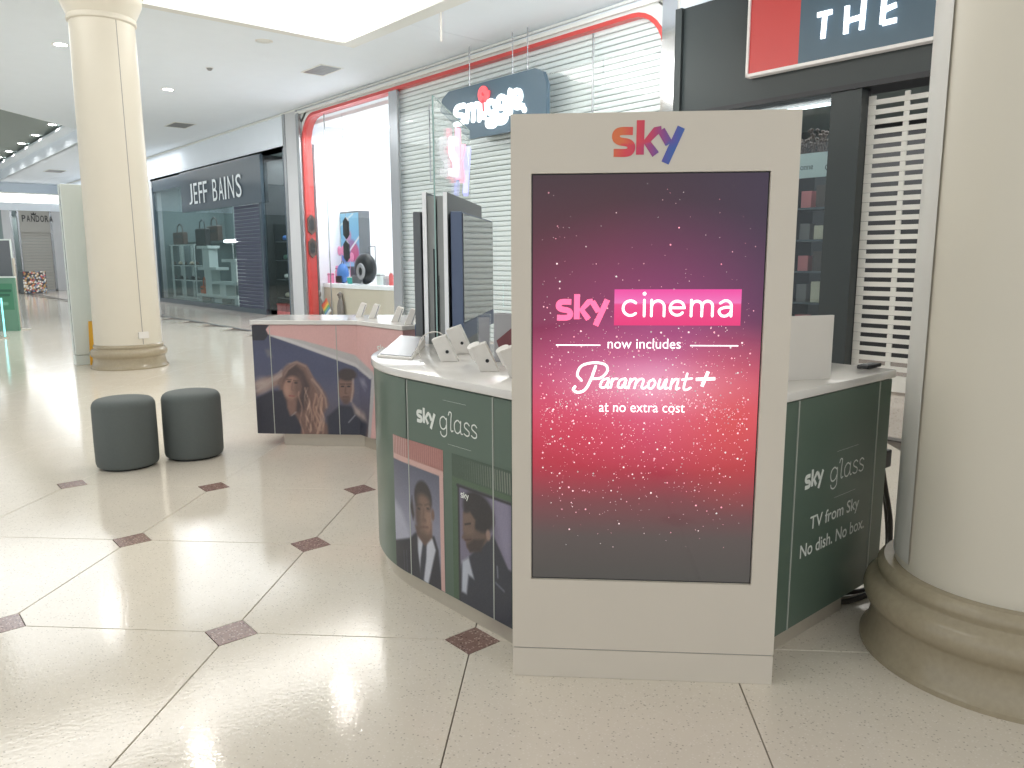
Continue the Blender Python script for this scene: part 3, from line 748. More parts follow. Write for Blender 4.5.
# lettering on the green faces
LO = Vector((CF, 0, 0)); LU = Vector((0, -1, 0))
WL = Vector((-.0015, 0, 0)); lab_ = 'white lettering'
b = MB(); sky_word(b, LO, LU, ZV, WL, -2.742, .805, .052, wide=.30); b.build('word', M['vinyl'], nc)
b = MB(); glass_word(b, LO, LU, ZV, WL, -2.576, .800, .054, sx=.98); b.build('word', M['vinyl'], nc)
for u_, v_ in ((-2.55, .925), (-2.52, .745)):
    b = MB(); ribbon(b, [(u_, v_), (u_ + .155, v_)], .0009, LO, LU, ZV, WL * .8, False, False); b.build('hairline', M['vinyl'], nc)
RO = Vector((0, 1.42, 0)); RU = Vector((1, 0, 0)); RWv = Vector((0, -.0015, 0))
b = MB(); sky_word(b, RO, RU, ZV, RWv, 2.690, .628, .053, wide=.30); b.build('word', M['vinyl'], nc)
b = MB(); glass_word(b, RO, RU, ZV, RWv, 2.885, .615, .056, sx=1.06); b.build('word', M['vinyl'], nc)
word_parts('TV from Sky', 'word', M['vinyl'], nc, RO, RU, ZV, RWv, 2.748, .437, .405, .070, .010)
word_parts('No dish. No box.', 'word', M['vinyl'], nc, RO, RU, ZV, RWv, 2.683, .352, .53, .054, .010)
for v_ in (.735, .545):
    b = MB(); ribbon(b, [(2.93, v_), (3.11, v_)], .0009, RO, RU, ZV, RWv, False, False); b.build('hairline', M['vinyl'], nc)
# two framed portraits printed on the left face
def L2(px, py): q = onx(px, py, CF); return (-q.y, q.z)
def Z7(p, ox=380, oy=430, s=3.66): return [L2(ox + x / s, oy + y / s) for x, y in p]
def Z1(x, y): return Z7([(x, y)])[0]
def bend(o):
    L = origin_of(o.parent)
    for v in o.data.vertices:
        y = v.co.y + L.y
        if y > CC[1]: v.co.x += CR - math.sqrt(CR * CR - (y - CC[1]) ** 2)
    return o
P = Print(-2.952, -2.556, .086, .712, 90, 150)
P.vgrad([(.086, (120, 122, 138)), (.35, (128, 128, 146)), (.62, (74, 76, 94)), (.712, (74, 76, 94))])
P.poly(Z7([(45, 250), (75, 290), (105, 360), (115, 400), (60, 420), (45, 400)]), (168, 168, 184), soft=9, a=.8)
P.poly(Z7([(40, 405), (110, 395), (130, 375), (200, 390), (215, 440), (230, 600), (40, 560)]), (40, 40, 48), soft=3)
P.poly(Z7([(138, 385), (152, 372), (192, 395), (205, 440), (178, 565), (152, 545), (140, 440)]), (186, 188, 198), soft=3)
P.poly(Z7([(158, 410), (172, 408), (170, 470), (160, 560), (146, 545), (150, 470)]), (44, 46, 56), soft=3)
P.poly(Z7([(130, 350), (190, 340), (192, 395), (165, 425), (138, 385)]), (88, 66, 58), soft=3)
P.ell(Z1(158, 250), .067, .078, (40, 36, 38), soft=.10); P.poly(Z7([(118, 240), (126, 310), (122, 330), (112, 280)]), (46, 40, 40), soft=3)
P.ell(Z1(160, 318), .058, .086, (112, 86, 74), soft=.12)
P.ell(Z1(160, 262), .050, .034, (112, 86, 74), soft=.4, a=.9)
P.ell(Z1(178, 330), .026, .055, (150, 116, 98), soft=.7, a=.7); P.ell(Z1(138, 310), .020, .080, (70, 54, 50), soft=.7, a=.7)
for ex in (143, 176): P.line(Z7([(ex - 11, 275), (ex, 271), (ex + 11, 274)]), .005, (60, 48, 44), soft=2.5, a=.8); P.ell(Z1(ex, 288), .011, .0055, (50, 40, 40), soft=.5); P.ell(Z1(ex, 296), .014, .006, (92, 70, 62), soft=.7, a=.6)
P.line(Z7([(161, 290), (159, 325), (168, 330)]), .006, (86, 66, 58), soft=3, a=.8); P.ell(Z1(161, 332), .016, .008, (98, 74, 64), soft=.6, a=.7); P.line(Z7([(145, 357), (160, 355), (176, 356)]), .007, (86, 58, 54), soft=2.5, a=.9)
P.ell(Z1(160, 385), .034, .018, (84, 64, 56), soft=.7, a=.6)
P.ell(Z1(194, 310), .012, .025, (104, 78, 68), soft=.3)
P.line(Z7([(88, 440), (92, 560)]), .003, (90, 92, 104)); P.line(Z7([(98, 440), (102, 560)]), .003, (90, 92, 104))
# frame: striped band above, pink bar, pink right side
P.poly([(-2.96, .602), (-2.55, .594), (-2.55, .63), (-2.96, .632)], (196, 156, 148), soft=1)
P.poly([(-2.96, .628), (-2.55, .620), (-2.55, .72), (-2.96, .72)], (150, 96, 90), soft=1)
k = 0
while k < 26:
    u = -2.948 + k * .0155; P.line([(u, .63), (u, .708)], .0055, (200, 168, 160) if k < 8 else (178, 120, 112)); k += 1
P.poly([(-2.585, .086), (-2.556, .086), (-2.556, .62), (-2.585, .60)], (196, 156, 148), soft=1)
P.noise(2.5)
bend(P.mesh('portrait_print', M['print_'], nc, LO, LU, ZV, Vector((-.0012, 0, 0)), label='printed portrait of a man in a dark suit inside a pink frame', lift=22))
P = Print(-2.495, -2.122, .086, .712, 100, 150)
P.vgrad([(.086, (70, 66, 78)), (.3, (110, 104, 124)), (.6, (96, 90, 112)), (.712, (96, 90, 112))])
P.poly(Z7([(410, 240), (480, 250), (480, 520), (440, 420)]), (140, 134, 158), soft=12, a=.7)
P.poly(Z7([(285, 560), (300, 490), (340, 450), (415, 385), (440, 440), (470, 510), (520, 540), (520, 760), (280, 640)]), (44, 46, 56), soft=3)
P.poly(Z7([(302, 480), (325, 465), (345, 545), (325, 530), (318, 600), (300, 590)]), (172, 176, 188), soft=4)
P.poly(Z7([(305, 300), (318, 280), (360, 270), (398, 330), (400, 400), (365, 440), (330, 445), (318, 430), (314, 408), (300, 394), (308, 370)]), (92, 72, 64), soft=3)
P.ell(Z1(360, 300), .100, .078, (36, 33, 36), rot=-.2, soft=.12)
P.poly(Z7([(305, 305), (330, 300), (350, 330), (345, 380), (322, 385), (304, 370)]), (104, 82, 72), soft=4)
P.poly(Z7([(318, 420), (345, 400), (385, 400), (370, 445), (330, 448)]), (54, 44, 42), soft=4)
P.ell(Z1(397, 385), .014, .022, (140, 112, 100), soft=.3); P.line(Z7([(312, 345), (332, 342)]), .008, (44, 36, 36), soft=1.5); P.line(Z7([(312, 402), (334, 400)]), .007, (70, 46, 44), soft=1.5)
P.line(Z7([(430, 500), (432, 540)]), .006, (120, 124, 140), soft=2); P.line(Z7([(425, 560), (455, 590)]), .008, (100, 104, 120), soft=2)
P.poly([(-2.50, .086), (-2.455, .086), (-2.455, .62), (-2.50, .62)], (62, 84, 62), soft=1); P.line([(-2.452, .086), (-2.452, .60)], .012, (38, 38, 44))
P.poly([(-2.50, .590), (-2.0, .590), (-2.0, .618), (-2.50, .618)], (66, 88, 64), soft=1); P.line([(-2.46, .584), (-2.02, .584)], .012, (38, 38, 44))
P.poly([(-2.50, .615), (-2.0, .615), (-2.0, .72), (-2.50, .72)], (54, 72, 58), soft=1)
for k in range(34):
    u = -2.49 + k * .0145; w = min(1, max(0, (k - 4) / 22)); P.line([(u, .622), (u - .004, .700)], .005, [54 + (150 - 54) * w, 72 + (150 - 72) * w, 58 + (140 - 58) * w])
P.noise(2.5)
P.mesh('portrait_print', M['print_'], nc, LO, LU, ZV, Vector((-.0012, 0, 0)), label='printed portrait of a bowed man inside a green frame', lift=22)
b = MB(); sky_word(b, LO, LU, ZV, Vector((-.002, 0, 0)), -2.436, .538, .020, wide=.26); b.build('small_lettering', M['vinyl'], nc)

# ------------------------------------------------------------------ far pink counter
A2 = Vector((2.45, 5.98, 0)); B2 = Vector((3.044, 5.375, 0)); E2 = (B2 - A2).normalized(); L2_ = (B2 - A2).length; N2 = Vector((-E2.y, E2.x, 0))
if N2.x < 0: N2 = -N2
fcn = thing('kiosk_counter', 'pink and navy kiosk counter with a large portrait print, farther back', 'counter', (2.95, 5.6, 0))
A3 = A2 + N2 * .6; fp = [(A2.x, A2.y), (A3.x, A3.y), (3.64, 5.60), (3.64, 4.72), (3.044, 4.72), (B2.x, B2.y)]
MB().prism(offset(fp, -.008), .104, ZT).build('carcass', M['pinkpanel'], fcn)
MB().prism(offset(fp, .012), ZT, ZW).build('worktop', M['marble'], fcn, bevel=.006)
Pa = A2 + E2 * .20 + N2 * .05; Pb = B2 + N2 * .03 + Vector((.02, -.01, 0)); Pc = Pa + N2 * .45
MB().prism([(Pa.x, Pa.y), (Pc.x, Pc.y), (3.58, 5.5), (3.58, 4.80), (3.085, 4.80), (Pb.x, Pb.y)], 0, .106).build('plinth', M['steel'], fcn)
def F2(px, py): q = pt(px, py, A2, (N2.x, N2.y, 0)) - A2; return (q.dot(E2), q.z)
def S2(px, py): q = onx(px, py, 3.044); return (5.375 - q.y, q.z)
def Zf(p, f=F2): return [f(255 + x / 6.4, 320 + y / 6.4) for x, y in p]
def paint_far(P, f):
    z = lambda p: Zf(p, f)
    P.vgrad([(.1, (108, 84, 80)), (.2, (78, 72, 82)), (.45, (78, 78, 100)), (.75, (66, 70, 98)), (1, (56, 58, 80))])
    P.ell(z([(590, 400)])[0], .2, .22, (96, 92, 112), soft=.9, a=.7); P.ell(z([(450, 320)])[0], .3, .12, (64, 70, 98), soft=.9, a=.8)
    P.poly(z([(0, 400), (60, 370), (150, 345), (210, 285), (250, 290), (190, 380), (150, 420), (80, 450), (10, 480)]), (138, 112, 104), soft=7)
    P.ell(z([(45, 420)])[0], .06, .06, (168, 150, 144), soft=.6, a=.8)
    P.poly(z([(150, 400), (200, 300), (270, 266), (330, 290), (365, 360), (410, 410), (450, 470), (470, 540), (440, 600), (420, 640), (480, 680), (505, 725), (480, 740), (250, 740), (240, 640), (170, 520)]), (112, 84, 76), soft=6)
    P.poly(z([(185, 400), (205, 320), (260, 285), (310, 330), (350, 420), (330, 560), (290, 600), (200, 560)]), (64, 50, 50), soft=6)
    P.poly(z([(10, 500), (100, 455), (175, 450), (215, 560), (255, 600), (300, 680), (290, 745), (10, 745)]), (40, 40, 52), soft=4)
    P.poly(z([(205, 500), (268, 510), (262, 600), (225, 612), (206, 560)]), (124, 92, 82), soft=4)
    P.ell(z([(238, 435)])[0], .072, .098, (150, 112, 98), rot=-.15, soft=.14)
    P.ell(z([(275, 430)])[0], .035, .085, (96, 72, 66), rot=-.15, soft=.6, a=.8)
    P.ell(z([(205, 450)])[0], .022, .05, (176, 136, 118), soft=.7, a=.7)
    for ex, ey in ((218, 395), (262, 402)): P.ell(z([(ex, ey)])[0], .016, .007, (52, 40, 40), soft=.3); P.line(z([(ex - 14, ey - 14), (ex + 14, ey - 12)]), .006, (70, 52, 48), soft=1.5)
    P.line(z([(240, 400), (234, 445), (244, 450)]), .007, (112, 82, 74), soft=2); P.line(z([(220, 485), (252, 488)]), .009, (136, 72, 70), soft=1.5)
    hr = random.Random(3)
    for k in range(26):
        x0 = hr.uniform(285, 440); ph = hr.uniform(0, 6); am = hr.uniform(6, 15); y0 = hr.uniform(430, 560); y1 = hr.uniform(640, 745)
        P.line(z([(x0 + (y - 470) * .06 + am * math.sin(ph + y / 26.0), y) for y in np.linspace(y0, y1, 16)]), hr.uniform(.004, .011), random.choice([(182, 142, 122), (200, 164, 142), (140, 104, 90), (96, 70, 64)]), soft=2.5, a=.75)
    for k in range(16):
        a0 = hr.uniform(-.2, 1.0); dx = hr.uniform(-8, 8)
        P.line(z([(150 + 40 * a0 + dx, 400 - 60 * a0), (205 + dx, 310 + dx), (262 + dx, 272 + dx * .4), (330 + dx, 300 + dx), (372 + dx * 1.4, 390), (420 + dx * 2, 470)]), hr.uniform(.003, .007), hr.choice([(150, 122, 112), (84, 64, 60), (120, 94, 86)]), soft=2.5, a=.5)
    for k in range(10): P.line(z([(10 + hr.uniform(-10, 10), 420 + hr.uniform(-25, 45)), (80, 400 + hr.uniform(-20, 30)), (170, 345 + hr.uniform(-25, 20))]), .006, (176, 156, 148), soft=3, a=.45)
    P.line(z([(365, 380), (410, 430), (450, 500), (458, 560)]), .014, (178, 148, 134), soft=3, a=.7)
    P.line(z([(220, 280), (270, 268), (325, 295)]), .010, (158, 132, 122), soft=3, a=.7)
    P.line(z([(262, 590), (235, 612)]), .006, (150, 140, 140), soft=2)
    # the man
    P.poly(z([(462, 620), (545, 545), (610, 550), (660, 590), (720, 640), (712, 750), (470, 750)]), (42, 44, 58), soft=4)
    P.poly(z([(622, 530), (650, 560), (700, 600), (716, 650), (690, 640), (640, 600)]), (166, 148, 142), soft=5)
    P.line(z([(640, 610), (600, 655)]), .008, (140, 140, 150), soft=2)
    P.ell(z([(582, 440)])[0], .066, .116, (122, 92, 82), soft=.13); P.ell(z([(590, 350)])[0], .074, .05, (58, 48, 48), soft=.2)
    P.line(z([(628, 380), (626, 450), (615, 520)]), .012, (196, 170, 158), soft=3, a=.8)
    for ex in (560, 600): P.ell(z([(ex, 425)])[0], .014, .007, (44, 36, 36), soft=.3); P.line(z([(ex - 14, 410), (ex + 14, 410)]), .007, (56, 44, 42), soft=1.5)
    P.line(z([(580, 430), (577, 468), (588, 470)]), .007, (86, 62, 56), soft=2); P.line(z([(565, 492), (598, 492)]), .009, (84, 56, 54), soft=1.5)
    P.poly(z([(556, 500), (608, 500), (598, 540), (566, 540)]), (80, 60, 56), soft=5, a=.7)
    P.poly(z([(670, 375), (700, 380), (715, 430), (695, 425), (705, 450), (680, 410)]), (150, 150, 166), soft=4, a=.8)
    P.poly(z([(65, 190), (100, 185), (112, 240), (80, 235)]), (112, 108, 110), soft=5, a=.7)
    # grey border and pink top
    P.poly(z([(95, 102), (300, 170), (650, 302), (735, 378), (745, 378), (722, 760), (900, 760), (900, -40), (95, -40)]), (178, 174, 174), soft=1.2)
    P.poly(z([(95, 100), (640, 298), (740, 376), (744, 366), (640, 275), (95, 78)]), (198, 194, 194), soft=2)
    P.poly(z([(88, 34), (68, 60), (85, 92), (300, 130), (520, 190), (640, 225), (752, 330), (770, 380), (740, 760), (950, 760), (950, -40), (88, -40)]), (212, 164, 160), soft=1.2)
    P.poly(z([(-40, -30), (86, -30), (88, 34), (68, 60), (84, 96), (60, 130), (-40, 130)]), (38, 38, 46), soft=1.2)
    P.noise(2)
P = Print(0, L2_, .104, ZT - .004, 150, 150); paint_far(P, F2)
pn = P.mesh('face_print', M['print_'], fcn, A2, E2, ZV, -N2 * .0005, label='printed picture of a long haired woman and a man', lift=22)
P = Print(0, .655, .104, ZT - .004, 60, 80); paint_far(P, S2)
P.mesh('face_print', M['print_'], fcn, Vector((3.044, 5.375, 0)), Vector((0, -1, 0)), ZV, Vector((-.0005, 0, 0)), label='pink side face with a grey border', lift=22)
for u in (.144, .681): MB().obox(A2 + E2 * (u - .003) - N2 * .003 + ZV * .104, E2 * .006, N2 * .01, ZV * (ZT - .11)).build('joint_strip', M['paltrim'], fcn)
b = MB(); sky_word(b, Vector((3.044, 5.375, 0)), Vector((0, -1, 0)), ZV, Vector((-.0015, 0, 0)), .30, .80, .045, wide=.24); b.build('side_lettering', M['vinyl'], fcn)

# ------------------------------------------------------------------ television tower between the counters
T0 = Vector((2.56, 3.613, 0)); TD = Vector((.736, .677, 0)); TS = Vector((.677, -.736, 0))
def tbox(mb, t0, t1, s0, s1, z0, z1): return mb.obox(T0 + TD * t0 + TS * s0 + ZV * z0, TD * (t1 - t0), TS * (s1 - s0), ZV * (z1 - z0))
tw = thing('display_tower', 'dark grey display tower with white edges carrying two televisions', 'display tower', T0 + TD * .6)
for s0, s1 in ((-.07, -.048), (.048, .07)):
    tbox(MB(), .012, 1.27, s0, s1, 0, 1.86).build('side_panel', M['darkgrey'], tw)
    tbox(MB(), 0, .012, s0, s1, 0, 1.86).build('edge_trim', M['shopwhite'], tw)
tbox(MB(), .03, 1.25, -.048, -.008, 0, 1.84).build('core', M['midgrey'], tw); tbox(MB(), .03, 1.25, .008, .048, 0, 1.84).build('core', M['midgrey'], tw)
b = MB(); tbox(b, .026, .031, -.018, -.009, 1.0, 1.55); tbox(b, .026, .031, .010, .014, 1.0, 1.4); b.build('cable_channel', M['black'], tw)
b = MB(); tbox(b, .01, 1.2, -.004, .004, 1.02, 2.37); gf = b.build('glass_fin', M['glass'], tw)
b = MB(); tbox(b, .004, .010, -.004, .004, 1.02, 2.37); tbox(b, .01, 1.2, -.004, .004, 2.37, 2.373); b.build('glass_edge', M['glassedge'], gf)
tvs = []
for side, lab in ((1, 'flat navy television facing right on the display tower'), (-1, 'thin dark television on the left side of the display tower')):
    s0, s1 = (.085, .150) if side > 0 else (-.128, -.085)
    t = thing('television', lab, 'television', T0 + TD * .63 + TS * (s0 + s1) / 2 + ZV * 1.03)
    tbox(MB(), .02, 1.25, s0, s1, 1.03, 1.755).build('shell', M['tvblue' if side > 0 else 'darkgrey'], t, bevel=.004)
    f0, f1 = (s1, s1 + .004) if side > 0 else (s0 - .004, s0)
    tbox(MB(), .035, 1.235, f0, f1, 1.135, 1.745).build('screen', M['tvscreen'], t)
    tbox(MB(), .02, 1.25, f0, f1, 1.032, 1.125).build('speaker_bar', M['tvblue'], t)
    m0, m1 = (.0708, .085) if side > 0 else (-.085, -.0708)
    tbox(MB(), .4, .85, m0, m1, 1.2, 1.6).build('wall_mount', M['black'], t)
ns = thing('neon_sign', 'small pink and white neon sign on the glass fin above the televisions', 'neon sign', T0 + TD * .7 + TS * .006 + ZV * 1.93)
NO = T0 + TS * .010
for ch, m, mm in (('s', 'neonsoft', 'neonsoft'), ('k', 'neonpink', 'neonsoft'), ('y', 'neonblue', 'neonsoft')):
    b = MB(); sky_word(b, NO, TD, ZV, TS * .036, .34, 1.98, .24, wide=.17, depth=.03, only=ch); b.build('neon_letter', M[m], ns)
for t_ in (.45, .95): b = MB(); b.tube([T0 + TD * t_ + TS * .0048 + ZV * 2.1, T0 + TD * t_ + TS * .018 + ZV * 2.1], .006); b.build('fixing_pin', M['chrome'], ns)

# ------------------------------------------------------------------ things on the counters
AW = Vector((FW.x, FW.y, 0)).normalized()
def wedge(label, base, right, away, h, group, sc=1.0, dot=True, head=False, name='phone_stand'):
    t = thing(name, label, 'phone stand', base, group)
    prof = [(.045, 0), (.125, 0), (.066, .126), (.0, .104)]
    MB().slab([(a * sc, b_ * sc * h) for a, b_ in prof], base, right, ZV, away * .075 * sc).build('stand_body', M['white'], t, bevel=.004)
    if dot:
        c = Vector(base) + right * .074 * sc + ZV * .048 * sc * h - away * .0005
        MB().slab([(.008 * math.cos(a), .008 * math.sin(a)) for a in np.linspace(0, 2 * math.pi, 13)[:-1]], c, right, ZV, -away * .003).build('socket', M['black'], t, label='round black socket')
    if head:
        c = Vector(base) + right * (.02 * sc) + ZV * (.098 * sc * h) + away * .03; ax = (right * -.35 + ZV * .75 - away * .25).normalized()
        MB().tube([c - ax * .05, c - ax * .02, c + ax * .012, c + ax * .016], .029, 20).build('round_head', M['white'], t, smooth=True)
    return t
gr = 'white stands on the green counter'
RV = RT.copy()
def cpos(px, py): return onz(px, py, ZW)
wedge('white slanted phone stand nearest the tablet, under the looped cable', cpos(431.5, 362), RV, AW, 1.0, gr)
wedge('white slanted phone stand just behind the cable loop', cpos(446, 354), RV, AW, 1.05, gr, 1.1)
wedge('white stand with round head and black socket before the navy television', cpos(470, 372), RV, AW, 1.0, gr, head=True)
wedge('round headed white stand half hidden by the tall totem', cpos(499, 378), RV, AW, 1.05, gr, dot=False, head=True)
tb = thing('tablet', 'white tablet on a low sloped rest at the rounded counter end', 'tablet', cpos(398, 352))
p0 = cpos(377, 357); p1 = cpos(401, 344); p2 = cpos(425, 346); p3 = cpos(412, 360)
b = MB(); b.add([p0, p3, p2, p1, p0 + ZV * .008, p3 + ZV * .008, p2 + ZV * .05, p1 + ZV * .05], [(3, 2, 1, 0), (4, 5, 6, 7), (0, 1, 5, 4), (1, 2, 6, 5), (2, 3, 7, 6), (3, 0, 4, 7)]); b.build('rest', M['white'], tb, bevel=.002)
c_in = (p0 + p1 + p2 + p3) / 4
q = [c_in + (v - c_in) * .9 for v in (p0 + ZV * .0085, p3 + ZV * .0085, p2 + ZV * .0505, p1 + ZV * .0505)]
b = MB(); b.add(q + [v + ZV * .006 for v in q], [(3, 2, 1, 0), (4, 5, 6, 7), (0, 1, 5, 4), (1, 2, 6, 5), (2, 3, 7, 6), (3, 0, 4, 7)]); b.build('glass_face', M['greygloss'], tb)
k0 = cpos(420, 358); k1 = cpos(451, 352)
cb = thing('charging_cable', 'white charging cable looping over the phone stands', 'cable', k0)
pth = smooth_path([(0, 0), (-.006, .05), (.012, .095), (.05, .120), (.09, .122), (.118, .105)], 5)
MB().tube([k0 + RV * a.x + ZV * (a.y + .004) for a in pth], .0032, 6).build('cord', M['white'], cb, smooth=True)
MB().tube([k0 + RV * a + ZV * b_ for a, b_ in ((.118, .109), (.132, .084), (.146, .056))], .0042, 6).build('black_end', M['black'], cb)
ac = cpos(478, 356)
at_ = thing('acrylic_stand', 'clear acrylic block standing on the marble in front of the navy television', 'display stand', ac)
MB().obox(ac, RV * .062, AW * .05, ZV * .205).build('acrylic_block', M['acrylic'], at_, bevel=.003)
MB().obox(ac + RV * .004 + AW * .02, RV * .054, AW * .008, ZV * .19).build('insert_card', M['greygloss'], at_)
hp = cpos(494, 362)
lh_ = thing('display_box', 'grey display box with a maroon corner, partly behind the totem', 'display box', hp)  # box stands in for the end panel of another counter
MB().obox(hp, RV * .28, AW * .05, ZV * .225).build('box_shell', M['greygloss'], lh_, bevel=.004)
b = MB(); flat(b, [(.012, .10), (.09, .165), (.28, .20), (.28, .02), (.035, .03)], hp, RV, ZV, -AW * .001); b.build('maroon_print', M['maroon'], lh_)
b = MB(); b.obox(hp + RV * .02 + AW * .01 + ZV * .2245, RV * .035, AW * .012, ZV * .002); b.build('slot', M['black'], lh_)
# right wing of the green counter
q0 = cpos(786, 381); q1 = cpos(830.5, 378.5)
dc = thing('display_card', 'plain white upright card standing on the right of the counter top', 'card', (q0 + q1) / 2)
e_ = q1 - q0; e_.z = 0; e_.normalize(); ba = q0 - e_ * .15
MB().obox(ba, e_ * ((q1 - q0).length + .15), Vector((-e_.y, e_.x, 0)) * .012, ZV * .252).build('card_face', M['white'], dc, bevel=.001)
b = MB(); w0 = q1 + Vector((-e_.y, e_.x, 0)) * .013 - e_ * .01; b.slab([(0, 0), (.05, 0), (0, .035)], w0, (Vector((-e_.y, e_.x, 0)) * .8 + e_ * .6).normalized(), ZV, -e_ * .02); b.build('back_strut', M['greygloss'], dc)
s0_ = cpos(868, 369.5)
hs = thing('card_reader', 'flat black card reader lying at the back of the right counter top', 'card reader', s0_)
MB().obox(s0_, Vector((.13, 0, 0)), Vector((0, .05, 0)), ZV * .016).build('reader_body', M['black'], hs, bevel=.004)
b = MB(); b.obox(s0_ + Vector((.01, .008, .016)), Vector((.05, 0, 0)), Vector((0, .03, 0)), ZV * .003); b.build('keypad', M['darkgrey'], hs)
# far counter stands
for (px, py), lab in zip(((355, 317), (368, 318.5), (391, 322), (404, 324.5)), ('leftmost white phone stand on the pink counter', 'second white phone stand from the left on the pink counter', 'third white phone stand from the left on the pink counter', 'white phone stand on the pink counter beside the dark television')):
    bp = onz(px, py, ZW)
    t = thing('phone_stand', lab, 'phone stand', bp, 'white stands on the pink counter')
    MB().slab([(0, 0), (.058, 0), (.095, .105), (.052, .118)], bp, RV, ZV, AW * .07).build('stand_body', M['white'], t, bevel=.004)
    MB().slab([(.052, .004), (.060, .004), (.094, .1), (.088, .102)], bp - AW * .004, RV, ZV, AW * .003).build('phone_face', M['greygloss'], t)

# ------------------------------------------------------------------ stools
def stool(loc, label):
    t = thing('stool', label, 'stool', (loc[0], loc[1], 0), 'charcoal stools before the cream column')
    r = .212; h = .505
    pr_ = [(0, .012), (r - .02, .012), (r - .006, .022), (r, .045), (r + .002, .2), (r, h - .055), (r - .004, h - .035), (r - .013, h - .018), (r - .028, h - .006), (r - .05, h + .0), (r - .08, h + .004), (r * .4, h + .006), (0, h + .006)]
    MB().lathe(pr_, 56, loc).build('upholstery', M['felt'], t, smooth=True)
    MB().lathe([(0, 0), (r - .035, 0), (r - .035, .013), (0, .013)], 40, loc).build('foot_ring', M['black'], t)
    return t
stool((1.487, 6.045), 'left charcoal drum stool, the nearer of the pair')
stool((1.955, 6.01), 'right charcoal drum stool, beside the pink counter')

# ------------------------------------------------------------------ cables at the right of the counter
cb = thing('power_cable', 'black power cable drooping to the floor between counter and column', 'cable', (3.3, 1.45, 0))
P3 = [(3.455, 1.47, .60), (3.50, 1.46, .46), (3.53, 1.44, .30), (3.50, 1.425, .14), (3.42, 1.42, .045), (3.30, 1.432, .012), (3.18, 1.46, .010), (3.13, 1.52, .010)]
def sm3(P, n=6):
    xs = smooth_path([(p[0], p[1]) for p in P], n); zs = smooth_path([(p[2], 0) for p in P], n); return [Vector((a.x, a.y, max(.012, b_.x))) for a, b_ in zip(xs, zs)]
MB().tube(sm3(P3), .0115, 8).build('cord', M['cable'], cb, smooth=True)
P4 = [(3.48, 1.49, .60), (3.555, 1.49, .44), (3.58, 1.47, .24), (3.53, 1.445, .09), (3.44, 1.45, .022), (3.32, 1.475, .011), (3.2, 1.54, .010)]
MB().tube(sm3(P4), .010, 8).build('cord', M['cable'], cb, smooth=True)
MB().box(3.391, 3.52, 1.45, 1.51, .56, .64).build('plug_block', M['black'], cb, bevel=.006)
# ------------------------------------------------------------------ white display shop (red portal)
X0 = 8.66
def rr_path(y0, y1, z1, r, z0=0.0, n=9):
    p = [(y0, z0)]
    p += [(y0 - r + r * math.cos(a), z1 - r + r * math.sin(a)) for a in np.linspace(0, math.pi / 2, n)]
    p += [(y1 + r + r * math.cos(a), z1 - r + r * math.sin(a)) for a in np.linspace(math.pi / 2, math.pi, n)]
    return p + [(y1, z0)]
inner = rr_path(17.5, 6.92, 4.74, .55); outer = rr_path(17.56, 6.86, 4.80, .61)
b = MB(); n = len(inner)
vs = [(X0, y, z) for y, z in inner] + [(X0, y, z) for y, z in outer] + [(8.885, y, z) for y, z in inner] + [(8.885, y, z) for y, z in outer]
fs = []
for i in range(n - 1): fs += [(i, i + 1, n + i + 1, n + i), (2 * n + i, 3 * n + i, 3 * n + i + 1, 2 * n + i + 1), (i, 2 * n + i, 2 * n + i + 1, i + 1), (n + i, n + i + 1, 3 * n + i + 1, 3 * n + i)]
b.add(vs, fs); portal = struct(b, 'door_1', M['red'], smooth=True); portal['label'] = 'coral red rounded shop portal'
# plate around the rounded portal
out_rect = []
for y, z in outer:
    if z <= 4.8 - .61 + 1e-6: out_rect.append((17.75 if y > 12 else 6.62, z))
    elif y > 12: out_rect.append((17.75, z) if z < 4.62 else (y, 4.88))
    else: out_rect.append((6.62, z) if z < 4.62 else (y, 4.88))
b = MB(); xs = X0 + .02
b.add([(xs, y, z) for y, z in outer] + [(xs, y, z) for y, z in out_rect], [(i, i + 1, n + i + 1, n + i) for i in range(n - 1)])
b.add([(xs, 17.75, 4.5), (xs, 17.75, 4.9), (xs, 17.2, 4.9)], [(0, 1, 2)]); b.add([(xs, 6.62, 4.5), (xs, 6.62, 4.9), (xs, 7.1, 4.9)], [(0, 1, 2)])
struct(b, 'trim_8', M['trim'])
struct(MB().box(X0 - .05, X0 - .01, 6.62, 17.75, 4.84, 4.90), 'trim_9', M['trim'])
struct(MB().box(X0 - .06, X0 + .03, 17.56, 17.70, 0, 4.86), 'trim_10', M['alu'])
# steel post, glass panes and joints
w1 = struct(MB().box(X0 + .0, X0 + .05, 13.42, 13.72, 0, 4.74), 'window_1', M['alu'])
for y0, y1 in ((16.485, 17.49), (13.73, 16.465), (8.23, 13.41), (6.94, 8.21)):
    MB().box(X0 + .03, X0 + .042, y0, y1, .05, 4.70).build('pane', M['glass'], w1)
for y in (16.475, 8.22): MB().box(X0 + .026, X0 + .046, y - .009, y + .009, .05, 4.70).build('glazing_joint', M['alu'], w1)
MB().tube([(X0 - .02, 12.3, 2.9), (X0 - .02, 12.3, 4.3)], .012).build('pull_rod', M['chrome'], w1)
MB().tube([(X0 - .02, 12.3, 2.92), (X0 + .03, 12.3, 2.92)], .008).build('rod_bracket', M['chrome'], w1); MB().tube([(X0 - .02, 12.3, 4.28), (X0 + .03, 12.3, 4.28)], .008).build('rod_bracket', M['chrome'], w1)
